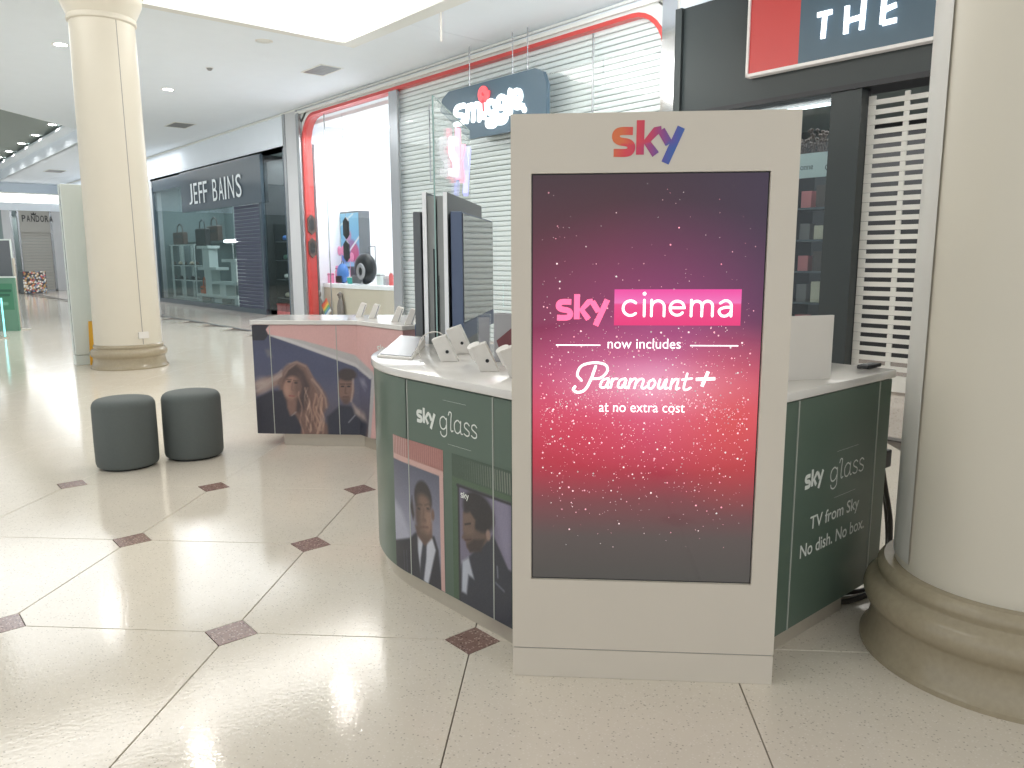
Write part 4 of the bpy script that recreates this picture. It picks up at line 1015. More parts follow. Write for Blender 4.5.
# roller shutter of horizontal slats
rs = thing('roller_shutter', 'long white roller shutter of horizontal slats behind the hanging sign', 'shutter', (8.81, 10.1, 0))
pitch = .085; prof = [(8.800, 0), (8.792, .010), (8.786, .04), (8.788, .066), (8.797, .073), (8.82, .075), (8.82, 0)]
for k in range(57):
    z0 = k * pitch; b = MB(); m_ = len(prof)
    b.add([(x, 6.95, z0 + z) for x, z in prof] + [(x, 13.70, z0 + z) for x, z in prof], [(i, (i + 1) % m_, m_ + (i + 1) % m_, m_ + i) for i in range(m_)] + [tuple(range(m_)), tuple(range(2 * m_ - 1, m_ - 1, -1))])
    b.build('slat', M['slat'], rs)
struct(MB().box(8.84, 8.90, 6.86, 13.7, 0, 4.8), 'wall_shutter_back', M['shopdark'])
# shop room behind the left window
struct(MB().box(11.6, 11.7, 13.3, 18.6, 0, 4.8), 'wall_shop_back', M['shopwhite'])
struct(MB().box(9.0, 11.7, 17.6, 17.7, 0, 4.8), 'wall_shop_left', M['shopwhite'])
struct(MB().box(8.90, 11.7, 13.60, 13.70, 0, 4.8), 'wall_shop_right', M['shopwhite'])
struct(MB().box(8.95, 11.7, 13.7, 17.6, 4.62, 4.7), 'ceiling_shop', M['shopwhite'])
struct(MB().box(8.7, 11.6, 13.72, 17.6, -.02, .02), 'floor_shop', M['border'])
for y, lab in ((16.6, 'round downlight in the white shop ceiling, farther'), (15.0, 'round downlight in the white shop ceiling, nearer')):
    t = thing('downlight', lab, 'downlight', (10.4, y, 4.615)); MB().lathe([(.0, 4.605), (.09, 4.605)], 20, (10.4, y)).build('lens', M['lamp'], t); MB().lathe([(.09, 4.62), (.09, 4.60), (.12, 4.60), (.12, 4.62)], 20, (10.4, y)).build('ring', M['lampring'], t)
# display counter with curved front
ct = thing('display_counter', 'white topped curved display counter inside the bright shop window', 'counter', (9.5, 15.6, 0.02))
def cur(d): return [(8.98 + d + .10 * ((y - 15.9) / 1.9) ** 2, y) for y in np.linspace(17.58, 13.78, 12)]
def body(d, z0, z1): return MB().prism(cur(d) + [(9.95, 13.78), (9.95, 17.58)], z0, z1)
body(.03, .02, .80).build('front', M['beige'], ct); body(0, .80, .90).build('countertop', M['shopwhite'], ct, bevel=.01)
ZC = .90
def at9(px, X): q = onx(px, 290, X); return q.y
# standing screen with dark side
ys0, ys1 = at9(343, 9.6), at9(361, 9.6)
t = thing('advertising_screen', 'upright blue and pink screen with a dark side in the bright shop', 'screen', (9.72, (ys0 + ys1) / 2, ZC))
MB().box(9.6, 9.9, ys1, ys0, ZC + .35, 2.62).build('casing', M['darkgrey'], t)
MB().box(9.68, 9.82, ys1 + .25, ys0 - .25, ZC, ZC + .36).build('stand', M['darkgrey'], t)
P = Print(0, ys0 - ys1, ZC + .4, 2.58, 40, 70); h_ = ys0 - ys1
P.vgrad([(1.3, (150, 190, 235)), (2.0, (120, 185, 230)), (2.58, (140, 205, 240))]); P.ell((h_ * .55, 1.75), .28, .2, (150, 110, 170), soft=.2); P.ell((h_ * .75, 1.62), .2, .22, (200, 90, 140), soft=.2); P.ell((h_ * .4, 2.05), .16, .14, (190, 140, 180), soft=.2)
P.line([(0, 1.4), (h_, 2.0)], .05, (230, 235, 245)); P.line([(0, 2.3), (h_ * .7, 2.55)], .05, (210, 235, 250)); P.ell((h_ * .2, 1.5), .2, .12, (90, 120, 200), soft=.3)
P.mesh('picture', vcol_mat('shop_screen_picture', .4, emit=.9), t, (9.6, ys0, 0), (0, -1, 0), (0, 0, 1), (-.004, 0, 0))
# hexagonal plaques hung behind the glass and on the portal
for px, py, X, lab in ((307, 225, 8.74, 'upper hexagonal plaque on the red portal side'), (307, 248, 8.74, 'lower hexagonal plaque on the red portal side'), (345.5, 228, 8.80, 'upper hexagonal plaque hanging in the bright window'), (346, 251, 8.80, 'lower hexagonal plaque hanging in the bright window')):
    c = onx(px, py, X)
    if X < 8.78: c = Vector((X + .03, 17.485, c.z)); 
    t = thing('hexagonal_plaque', lab, 'plaque', c, 'hexagonal plaques in the bright shop window')
    hx = [(0, .24), (.12, .15), (.12, -.15), (0, -.24), (-.12, -.15), (-.12, .15)]
    U_ = Vector((.8, 0, 0)) if X < 8.78 else Vector((0, -1, 0)); W_ = Vector((0, -.03, 0)) if X < 8.78 else Vector((.03, 0, 0))
    MB().slab(hx, c, U_, ZV, W_).build('plaque_rim', M['brown'] if X < 8.78 else M['black'], t)
    W2 = W_ * 1.1 if X < 8.78 else -W_ * .1
    MB().slab([(a * .62, b_ * .62) for a, b_ in hx], c, U_, ZV, W2).build('plaque_face', M['blackleather'], t)
    if X > 8.78: MB().tube([c + ZV * .24 + Vector((.015, 0, 0)), Vector((c.x + .015, c.y, 4.62 if lab[:2] == 'up' else c.z + .28))], .003, 5).build('hanging_wire', M['alu'], t)
# goods on the counter
def place(px, X=9.35): return Vector((min(X, 9.25), min(17.36, at9(px, min(X, 9.25))), ZC))
c = place(366, 9.4); t = thing('trolley_backpack', 'black trolley backpack with a round wheel emblem on the window counter', 'backpack', c)
MB().ball(c + ZV * .36, .18, .42, .36, 18, 10).build('bag_body', M['black'], t, smooth=True)
MB().lathe([(.10, -.02), (.17, -.02), (.19, 0), (.17, .02), (.10, .02), (.10, -.02)], 20).build('wheel_emblem', M['greygloss'], t, smooth=True)
we = t.children[-1]; we.rotation_euler = (0, math.pi / 2, 0); we.location = (-.19, -.12, .30)
for v in we.data.vertices: v.co += Vector((c.x, c.y, c.z))
MB().tube([c + Vector((.06, -.10, .62)), c + Vector((.06, -.10, .86)), c + Vector((.06, -.36, .86)), c + Vector((.06, -.36, .5))], .014, 6).build('pull_handle', M['darkgrey'], t)
MB().box(c.x - .19, c.x - .12, c.y - .1, c.y + .3, c.z + .02, c.z + .2).build('front_pocket', M['darkgrey'], t, bevel=.02)
c = place(343.5, 9.3); t = thing('blue_backpack', 'small blue backpack standing left of the black trolley bag', 'backpack', c)
MB().ball(c + ZV * .24, .13, .20, .24, 14, 8).build('bag_body', M['blue'], t, smooth=True); MB().box(c.x - .14, c.x - .09, c.y - .12, c.y + .12, c.z + .02, c.z + .18).build('front_pocket', M['black'], t, bevel=.015)
MB().tube([c + Vector((0, -.06, .46)), c + Vector((0, -.03, .53)), c + Vector((0, .03, .53)), c + Vector((0, .06, .46))], .01, 6).build('grab_loop', M['black'], t)
for k, (px, w, h, lab) in enumerate(((318, .08, .22, 'small white box at the left end of the window counter'), (324, .12, .24, 'pink pencil case at the left of the window counter'), (327, .16, .42, 'tall pink toy box on the window counter'), (334, .13, .30, 'square pink toy box on the window counter'), (381, .16, .26, 'clear storage box on the window counter'), (387, .10, .20, 'grey tin at the right end of the window counter'))):
    c = place(px, 9.45)
    if k < 4: c = Vector(((9.62, 9.2, 9.35, 9.25)[k], (17.46, 17.42, 17.26, 17.12)[k], ZC))
    t = thing(('gift_box', 'pencil_case', 'toy_box', 'toy_box', 'storage_box', 'tin')[k], lab, 'box', c)
    mm = ('white', 'pink', 'pink', 'pink', 'rackwhite', 'greygloss')[k]
    MB().box(c.x - .06, c.x + .06, c.y - w / 2, c.y + w / 2, c.z, c.z + h).build('carton', M[mm], t, bevel=.01)
    MB().box(c.x - .065, c.x + .065, c.y - w / 2 - .004, c.y + w / 2 + .004, c.z + h * .8, c.z + h * .86).build('band', M[('pink', 'maroon', 'maroon', 'white', 'alu', 'white')[k]], t)
for px, h, lab in ((331, .72, 'higher pink butterfly ornament in the bright window'), (326, .56, 'lower pink butterfly ornament in the bright window')):
    c = Vector((9.5, 17.40 if h > .6 else 16.98, ZC)); t = thing('butterfly_ornament', lab, 'ornament', c)
    MB().tube([c, c + ZV * h], .006, 6).build('stem', M['pink'], t); MB().ball(c + ZV * h + Vector((0, .09, .06)), .012, .10, .12, 10, 6).ball(c + ZV * h + Vector((0, -.09, .06)), .012, .10, .12, 10, 6).build('wings', M['pink'], t, smooth=True)
c = place(350.5, 9.2); t = thing('teal_cup', 'teal cup at the front edge of the window counter', 'cup', c); MB().lathe([(0, c.z), (.06, c.z), (.075, c.z + .15), (.068, c.z + .15), (.055, c.z + .01), (0, c.z + .01)], 18, (c.x, c.y)).build('cup_body', M['teal'], t, smooth=True); MB().lathe([(.074, c.z + .15), (.08, c.z + .155), (.068, c.z + .165)], 18, (c.x, c.y)).build('rim', M['white'], t)
c = place(391.5, 9.3); t = thing('drink_bottle', 'small red drink bottle at the right end of the window counter', 'bottle', c); MB().lathe([(0, c.z), (.05, c.z), (.05, c.z + .22), (.03, c.z + .27), (0, c.z + .27)], 16, (c.x, c.y)).build('bottle_body', M['red'], t, smooth=True); MB().lathe([(0, c.z + .27), (.03, c.z + .27), (.03, c.z + .32), (0, c.z + .32)], 16, (c.x, c.y)).build('cap', M['white'], t)
for px, lab in ((319.5, 'left taupe figure printed cut-out at the foot of the counter'), (340.5, 'right taupe figure cut-out at the foot of the counter')):
    y = onx(px, 305, 8.95).y; c = Vector((8.95, y, .03)); t = thing('figure_cutout', lab, 'cut-out', c)
    MB().ball(c + ZV * .27, .06, .14, .27, 14, 8).build('figure_body', M['taupe'], t, smooth=True); MB().ball(c + ZV * .60, .05, .07, .09, 12, 7).build('figure_head', M['taupe'], t, smooth=True); MB().ball(c + Vector((-.045, 0, .62)), .03, .045, .03, 8, 6).build('figure_face', M['brown'], t, smooth=True)
y = onx(330, 305, 8.93).y; c = Vector((8.93, y, -.10)); t = thing('rainbow_card', 'tilted rainbow striped card at the foot of the counter', 'card', c)
for k, cc in enumerate(((214, 80, 70), (232, 130, 70), (236, 200, 90), (120, 180, 120), (96, 160, 200), (240, 240, 240))):
    q_u = Vector((0, -.82, .57)); q_v = Vector((0, .57, .82)); MB().obox(c + ZV * .12 + Vector((0, .2, 0)) + q_v * (.36 - k * .06), q_u * .32, q_v * .06, Vector((.012, 0, 0))).build('stripe', mat('stripe_%d' % k, cc, .5), t)
# hanging sign
HX = 8.42
def HS(p): return [(-onx(x, y, HX).y, onx(x, y, HX).z) for x, y in p]
hz = lambda P_: HS([(435 + x / 5.3, 55 + y / 5.3) for x, y in P_])
zt0, zt1 = onx(445, 97, HX).z, onx(542, 65, HX).z; ztop = (zt0 + zt1) / 2 + .03
pts = hz([(28, 300), (28, 240), (36, 205), (60, 190), (90, 180), (520, 56), (560, 60), (585, 90), (590, 130), (590, 430), (180, 447)])
yr = pts[-2][0]; zb = pts[-1][1]
pts = [(pts[0][0], pts[0][1]), (pts[0][0], ztop - .26), (pts[0][0] + .06, ztop - .1), (pts[0][0] + .26, ztop), (yr - .26, ztop), (yr - .08, ztop - .08), (yr, ztop - .26), (yr, zb), (pts[-1][0], zb)]
hs_ = thing('hanging_sign', 'dark rounded hanging sign with glowing white bubble letters', 'sign', (HX, -pts[0][0] - 1.2, 4.0))
HU = Vector((0, -1, 0)); HO = Vector((HX, 0, 0))
MB().slab(pts, HO, HU, ZV, Vector((.07, 0, 0))).build('sign_box', M['signdark'], hs_)
for px in (468, 511, 526):
    q = onx(px, 80, HX); MB().tube([Vector((HX + .035, q.y, ztop)), Vector((HX + .035, q.y, 4.99))], .009, 6).build('hanging_rod', M['alu'], hs_)
HWv = Vector((-.03, 0, 0))
wd = .088
glyphs = [[[(158, 268), (125, 278), (112, 300), (118, 318), (150, 322), (160, 345), (140, 362), (112, 370)]],
          [[(172, 352), (180, 272)], [(178, 290), (196, 268), (208, 280), (206, 346)], [(206, 288), (224, 262), (240, 276), (238, 344)]], [[(262, 266), (264, 330)]],
          [[(322, 262), (302, 246), (284, 262), (286, 300), (306, 308), (324, 290), (324, 250)], [(324, 260), (330, 340), (316, 372), (286, 374), (284, 350), (318, 338)]],
          [[(374, 232), (356, 222), (340, 238), (342, 272), (360, 280), (376, 262), (376, 228)], [(376, 250), (382, 322), (368, 352), (338, 356), (336, 332), (370, 322)]],
          [[(402, 190), (404, 306)]], [[(422, 244), (456, 232), (452, 196), (428, 196), (420, 240), (432, 276), (468, 270)]], [[(476, 288), (478, 292)]]]
for gl in glyphs:
    b = MB()
    for st in gl: ribbon(b, hz(st), wd, HO, HU, ZV, HWv, depth=.04)
    b.build('bubble_letter', M['neon'], hs_)
cx_, cz_ = hz([(262, 205)])[0]
b = MB(); ribbon(b, [(cx_ + (.03 + .105 * k / 30) * math.cos(k * .42), cz_ + (.03 + .105 * k / 30) * math.sin(k * .42)) for k in range(31)], .05, HO, HU, ZV, HWv * 1.2, smooth=False, depth=.03)
ribbon(b, [(cx_, cz_ - .12), (cx_ + .01, cz_ - .27)], .05, HO, HU, ZV, HWv * 1.2, depth=.03); b.build('swirl', mat('neon_red_swirl', (235, 90, 95), .5, emit=(235, 84, 92), estr=1.0), hs_, label='pink red lollipop swirl')

# ------------------------------------------------------------------ white column strip and the dark shop
struct(MB().box(8.58, 9.0, 6.60, 6.66, 0, CEIL), 'trim_11', M['white'])
struct(MB().box(8.56, 8.58, 6.62, 6.86, 0, 4.86).box(8.58, 8.66, 6.66, 6.86, 0, 4.86), 'trim_12', M['chrome'])
struct(MB().box(8.55, 9.0, .5, 6.60, 3.34, 4.62).box(8.5, 8.56, 6.5, 6.60, 0, 4.62), 'wall_fascia', M['graphite'])
struct(MB().box(8.6, 9.0, .5, 6.6, 4.62, CEIL), 'wall_fascia_top', M['ceil'])
struct(MB().box(8.52, 8.98, .5, 6.55, 3.28, 3.335), 'trim_13', M['black'])
sg = thing('sign_board', 'dark sign board with a red block and glowing white capitals, upper right', 'sign', (8.5, 4.2, 3.6))
yL = 5.50; zB_ = 3.60; zT_ = 4.55
MB().box(8.46, 8.55, .9, 4.84, zB_ + .03, zT_).build('dark_face', M['signdark'], sg); MB().box(8.46, 8.55, 4.84, yL - .02, zB_ + .03, zT_).build('red_block', M['redsign'], sg, label='coral red square block')
b = MB().box(8.44, 8.55, .9, yL, zB_, zB_ + .035).box(8.44, 8.55, yL - .03, yL, zB_, zT_ + .02).box(8.44, 8.55, .9, yL, zT_, zT_ + .03); b.build('white_frame', M['signwhite'], sg)
def TL(p): return [(-onx(660 + x / 3.413, y / 3.413, 8.44).y, onx(660 + x / 3.413, y / 3.413, 8.44).z) for x, y in p]
for st in ([[(538, 52), (588, 40)], [(564, 46), (556, 132)]], [[(640, 20), (634, 116)], [(698, -5), (688, 102)], [(638, 72), (694, 56)]], [[(768, -20), (758, 82)], [(762, 36), (808, 16)], [(760, 80), (808, 68)], [(768, -20), (812, -32)]]):
    b = MB()
    for s_ in st: ribbon(b, TL(s_), .052, Vector((8.44, 0, 0)), HU, ZV, Vector((-.012, 0, 0)), False, False, depth=.02)
    b.build('letter', M['letterled'], sg)
# shop window, mullion and louvred shutter
w3 = struct(MB().box(8.55, 8.70, 4.125, 4.47, 0, 3.3).box(8.55, 8.75, 6.3, 6.5, 0, 3.3).box(8.55, 8.75, 4.47, 6.3, 0, .3), 'window_3', M['graphite'])
MB().box(8.66, 8.672, 4.47, 6.3, .3, 3.28).build('pane', M['darkglass'], w3)
struct(MB().box(8.705, 8.76, 4.125, 4.17, 0, 3.3), 'trim_14', M['black'])
lv = thing('louvred_shutter', 'cream punched shutter with rows of slots beside the right column', 'shutter', (8.72, 2.6, 0))
lp = .1025; nrow = 30; first = None
for k in range(nrow):
    z0 = .14 + k * lp
    if first is None:
        b = MB().box(8.71, 8.73, .9, 4.12, z0, z0 + lp * .52); y = 4.12
        b.box(8.71, 8.73, 4.046, 4.12, z0 + lp * .52, z0 + lp - .004)
        for y0, y1 in ((3.741, 3.687), (3.478, 3.30), (2.995, 2.94), (2.73, 2.55), (2.245, 2.19), (1.98, .9)): b.box(8.71, 8.73, y1, y0, z0 + lp * .52, z0 + lp - .004)
        first = b.build('slat', M['slat2'], lv)
    else:
        o = first.copy(); COL.objects.link(o); o.location = (0, 0, k * lp)
MB().box(8.70, 8.74, .9, 4.12, .02, .14).build('bottom_rail', M['slat2'], lv)
# inside of the dark shop
struct(MB().box(11.4, 11.5, .4, 6.6, 0, 4), 'wall_shop_2_back', M['shopblack']); struct(MB().box(9.0, 11.4, 6.5, 6.6, 0, 4), 'wall_shop_2_left', M['shopblack'])
struct(MB().box(8.76, 11.5, .4, 6.5, 3.36, 3.42), 'ceiling_shop_2', M['shopdark'])
sl = thing('strip_light', 'bright strip light behind the top of the dark shop window', 'light', (9.05, 5.3, 3.26)); MB().box(9.01, 9.09, 4.5, 6.2, 3.255, 3.275).build('tube', M['striplight'], sl); MB().box(9.005, 9.1, 4.48, 6.22, 3.275, 3.355).build('housing', M['lampring'], sl)
sh = thing('shop_shelving', 'dark shelving unit with small boxes behind the dark shop window', 'shelf', (9.6, 5.2, 0.0))
for y in (4.9, 5.32, 5.9, 6.4): MB().box(9.45, 9.85, y - .015, y + .015, 0, 2.75).build('upright', M['black'], sh)
for z in (.5, .9, 1.3, 1.7, 2.1): MB().box(9.45, 9.85, 4.9, 6.4, z - .012, z + .012).build('shelf_board', M['darkgrey'], sh)
hb = MB().box(9.44, 9.46, 4.88, 6.42, 2.48, 2.78).build('header_panel', M['rackwhite'], sh)
b = MB(); add_text(b, 'onne', Vector((9.44, 0, 0)), HU, ZV, Vector((-.002, 0, 0)), -onx(800.5, 168, 9.44).y, onx(805, 170, 9.44).z, width=.17, height=.05); add_text(b, 'C', Vector((9.44, 0, 0)), HU, ZV, Vector((-.002, 0, 0)), -onx(825, 168, 9.44).y, onx(828, 170, 9.44).z, height=.07); b.build('header_lettering', M['black'], hb)
b = MB()
for k in range(150):
    p = Vector((9.5 + .3 * random.random(), 4.95 + 1.4 * random.random(), 2.785 + .03)); q = Vector((p.x + random.gauss(0, .05), p.y + random.gauss(0, .07), 2.88 + .2 * random.random())); b.tube([p - ZV * .025, q], .005, 4); b.ball(q, .022, .028, .02, 6, 4)
dr = b.build('dried_flowers', M['brown'], None, kind='stuff'); dr['label'] = 'tangle of dried flowers on top of the dark shelving'; dr['category'] = 'flowers'
bi = 0; gcols = ('cream', 'taupe', 'greygloss', 'brown', 'pinkbox', 'taupe')
posn = {0: 'left', 1: 'second', 2: 'third', 3: 'right'}; lev = {0: 'lowest', 1: 'second lowest', 2: 'middle', 3: 'fourth', 4: 'top'}
for li, z in enumerate((.5, .9, 1.3, 1.7, 2.1)):
    for ci, y in enumerate((5.78, 5.5, 5.22, 5.02)):
        h = .16 + .12 * random.random(); c = Vector((9.58, y, z + .0135)); mm = gcols[(li * 3 + ci * 5) % 6]
        cname = {'cream': 'cream', 'pinkbox': 'pink', 'greygloss': 'grey', 'brown': 'brown', 'taupe': 'taupe'}[mm]
        o = MB().box(c.x - .08, c.x + .08, c.y - .07, c.y + .07, c.z, c.z + h).build('carton', M[mm], None, bevel=.004, loc=c); tag(o, 'small %s carton, %s on the %s shelf of the dark unit' % (cname, posn[ci], lev[li]), 'box', 'cartons on the dark shelving')

# ------------------------------------------------------------------ shoe and bag shop farther along
JX = 8.7
w2 = struct(MB().box(JX, JX + .12, 20.2, 29.3, 0, .14).box(JX, JX + .12, 29.2, 29.3, .14, 3.95).box(JX, JX + .1, 18.6, 18.72, 0, 4.2).box(JX, JX + .1, 20.14, 20.3, .14, 3.9), 'window_2', M['navyfascia'])
for y0, y1 in ((22.2, 24.0), (24.02, 26.6), (26.62, 29.18), (18.73, 20.12)): MB().box(JX + .03, JX + .04, y0, y1, .14, 3.95).build('pane', M['darkglass'], w2)
struct(MB().box(JX + .02, JX + .3, 26.1, 29.3, 3.8, 4.18), 'wall_fascia_far', M['navyfascia'])
fs_ = thing('fascia_sign', 'glossy navy fascia with thin silver capitals over the shoe shop', 'sign', (JX - .03, 23, 3.0))
MB().box(JX - .06, JX + .02, 19.95, 26.1, 2.95, 4.18).build('fascia_panel', M['navyfascia'], fs_)
jy = [onx(px, 190, JX - .06).y for px in np.linspace(189.5, 237, 9)]
for k, ch in enumerate('JEFF BAINS'):
    if ch == ' ': continue
    x_px = (189.5, 194.5, 199.5, 204, 0, 213.5, 219.5, 225.5, 229, 237)[k]; x_p1 = (193, 198, 203.2, 208, 0, 218, 224.5, 227, 235, 242.5)[k]
    ya = onx(x_px, 190, JX - .06).y; yb = onx(x_p1, 190, JX - .06).y
    b = MB(); add_text(b, ch, Vector((JX - .06, 0, 0)), HU, ZV, Vector((-.03, 0, 0)), -ya, 3.16, width=ya - yb, height=.62); b.build('letter', M['bainsletter'], fs_)
ns2 = thing('roller_shutter', 'dark navy roller shutter beside the shoe shop window', 'shutter', (JX + .1, 21.1, 0))
for k in range(30): MB().box(JX + .05, JX + .09, 20.32, 22.15, .02 + k * .098, .02 + k * .098 + .09).build('slat', M['navyslat'], ns2, bevel=.012, segs=1)
struct(MB().box(11.2, 11.3, 18.6, 29.4, 0, 4.2), 'wall_shop_3_back', M['shopdark']); struct(MB().box(JX + .3, 11.2, 29.3, 29.4, 0, 4.2), 'wall_shop_3_left', M['shopdark']); struct(MB().box(9.0, 11.2, 18.5, 18.6, 0, 4.2), 'wall_shop_3_right', M['shopdark'])
struct(MB().box(JX, 11.2, 18.6, 29.4, 4.18, 4.24), 'ceiling_shop_3', M['shopdark'])
struct(MB().box(JX + .1, 11.2, 20.2, 29.3, 0, .14), 'floor_shop_3', M['shopdark']); struct(MB().box(JX + .15, 9.4, 20.2, 20.3, 0, 4.18), 'wall_shop_3_divider', M['shopblack'])
RX = 9.15
def jb(px, py, X=RX): q = onx(px, py, X); return q.y, q.z
# wire racks
for (p0x, p1x, pt_), lab in zip(((163, 172, 247), (173, 183, 245), (184, 195, 246)), ('leftmost white wire rack in the shoe shop window', 'middle white wire rack in the shoe shop window', 'right white wire rack in the shoe shop window')):
    ya, _ = jb(p0x, 260); yb, _ = jb(p1x, 260); zt = 1.98
    t = thing('display_rack', lab, 'rack', (RX, (ya + yb) / 2, .14), 'wire racks in the shoe shop')
    for y in (ya, yb):
        for x in (RX, RX + .3): MB().tube([(x, y, .14), (x, y, zt)], .022, 6).build('post', M['rackwhite'], t)
    for z in (.16, .75, 1.25, zt - .02): MB().box(RX, RX + .3, yb, ya, z, z + .025).build('rack_shelf', M['rackwhite'], t)
sn = 0
for (p0x, p1x), rk in zip(((163, 172), (173, 183), (184, 195)), ('leftmost', 'middle', 'right')):
    for z, lv_ in ((.785, 'lower'), (1.285, 'upper')):
        for f, sd in ((.3, 'left'), (.72, 'right')):
            ya, _ = jb(p0x, 260); yb, _ = jb(p1x, 260); y = ya + (yb - ya) * f; c = Vector((RX + .15, y, z)); mm = ('blackleather', 'brown', 'cream', 'taupe')[(sn * 3) % 4]; sn += 1
            t = thing('shoe', '%s shoe, %s on the %s shelf of the %s wire rack' % ({'blackleather': 'black', 'brown': 'brown', 'cream': 'cream', 'taupe': 'taupe'}[mm], sd, lv_, rk), 'shoe', c, 'shoes on the wire racks')
            MB().ball(c + Vector((0, 0, .07)), .06, .16, .06, 10, 6).build('upper', M[mm], t, smooth=True); MB().box(c.x - .06, c.x + .06, c.y - .16, c.y + .16, c.z, c.z + .025).build('sole', M['black'], t)
# stepped white plinths
def plinth(p0x, p1x, ytop, ybase, stem, lab):
    ya, z = jb(p0x, ytop, 9.0); yb, _ = jb(p1x, ytop, 9.0)
    zb_ = ybase[1] if isinstance(ybase, tuple) else .14
    t = thing('display_plinth', lab, 'plinth', (9.0, (ya + yb) / 2, zb_), 'white plinths in the shoe shop')
    MB().box(8.92, 9.3, yb, ya, z - .09, z).build('plinth_top', M['rackwhite'], t)
    for f0, f1 in stem: MB().box(8.98, 9.26, ya + (yb - ya) * f1, ya + (yb - ya) * f0, zb_, z - .09).build('leg', M['rackwhite'], t)
    return (ya + yb) / 2, z
z_low = jb(218, 294, 9.0)[1]
plinth(199, 239, 293, 306, ((0, .09), (.42, .60), (.91, 1)), 'long low white plinth with three legs in the shoe shop window')
def py_of(z, px): return ('z', z)
def py_of_old(z, px): # pixel row where height z stands on the plinth plane
    a = jb(px, 200, 9.0)[1]; b_ = jb(px, 300, 9.0)[1]; return 200 + (z - a) / (b_ - a) * 100
sp_ = []
for p0, p1, yt, lab, st in ((200, 221, 267, 'middle white T shaped plinth under the bags', ((.30, .62),)), (213.5, 237, 281, 'wide white T shaped plinth on the low plinth', ((.28, .55),)), (201, 211, 246, 'tall narrow white plinth stacked in the shoe shop', ((.25, .85),)), (224, 237, 259, 'small white plinth beside the navy shutter', ((.5, .9),))):
    pass
tiers = []
z1 = jb(199, 293, 9.0)[1] + .001
plinth(213.5, 237, 281, py_of(z1, 225), ((.28, .55),), 'wide white T shaped plinth on the low plinth')
plinth(200, 219, 267, py_of(z1, 210), ((.28, .62),), 'white T shaped plinth under the narrow upright one')
zz = jb(200, 267, 9.0)[1] + .001; plinth(199, 210, 246, py_of(zz, 205), ((.3, .9),), 'narrow upright white plinth topmost in the shoe shop window')
zz = jb(213.5, 281, 9.0)[1] + .001; plinth(224, 237, 259, py_of(zz, 230), ((.55, .95),), 'short white plinth beside the navy shutter')
# bags
hb_y, _ = jb(181, 240)
def bag(px, z, w, h, m, lab, X=RX + .12):
    y, _ = jb(px, 240, X); c = Vector((X, y, z)); t = thing('handbag', lab, 'bag', c)
    MB().prism([(c.x - .09, c.y - w / 2), (c.x + .09, c.y - w / 2), (c.x + .09, c.y + w / 2), (c.x - .09, c.y + w / 2)], z, z + h).build('bag_body', M[m], t, bevel=.035)
    MB().tube([c + Vector((0, -w * .28, h - .01)), c + Vector((0, -w * .22, h + .2)), c + Vector((0, 0, h + .28)), c + Vector((0, w * .22, h + .2)), c + Vector((0, w * .28, h - .01))], .018, 6).build('handle', M[m], t)
    MB().box(c.x - .095, c.x - .085, c.y - w * .3, c.y + w * .3, z + h * .55, z + h * .75).build('flap', M['black'], t)
    return t
bag(180.5, 1.992, 1.05, .42, 'brown', 'dark brown handbag with upright handle on the wire racks')
bag(169, 1.992, .5, .36, 'cream', 'pale bag at the left end of the wire racks')
zz = jb(199, 246, 9.0)[1] + .002; bag(203, zz, .9, .55, 'blackleather', 'black handbag on the narrow upright plinth', 9.1)
bag(215, 2.081, 1.0, .5, 'brown', 'brown handbag beside the black one on a hidden back shelf', 9.75)
struct(MB().box(9.6, 9.9, 22.4, 28.8, 2.02, 2.08).box(9.85, 9.9, 22.4, 28.8, .14, 2.02), 'wall_shop_3_shelf', M['shopdark'])
z1_ = jb(199, 293, 9.0)[1] + .002; bag(201.6, z1_ + .002, .34, .24, 'orange', 'small orange handbag on the low white plinth', 9.02)
t = thing('strip_light', 'short glowing strip standing in for a reflection beside the navy shutter', 'light', (9.4, jb(231, 252, 9.4)[0], 2.0)); c = t.location
MB().box(9.38, 9.44, c.y - .5, c.y + .5, 2.0, 2.08).build('tube', M['striplight'], t); MB().box(9.44, 9.5, c.y - .55, c.y + .55, 1.98, 2.1).build('housing', M['lampring'], t); MB().box(9.46, 9.48, c.y - .02, c.y + .02, .14, 1.98).build('pole', M['lampring'], t)  # glowing tube and pole added in place of a reflection
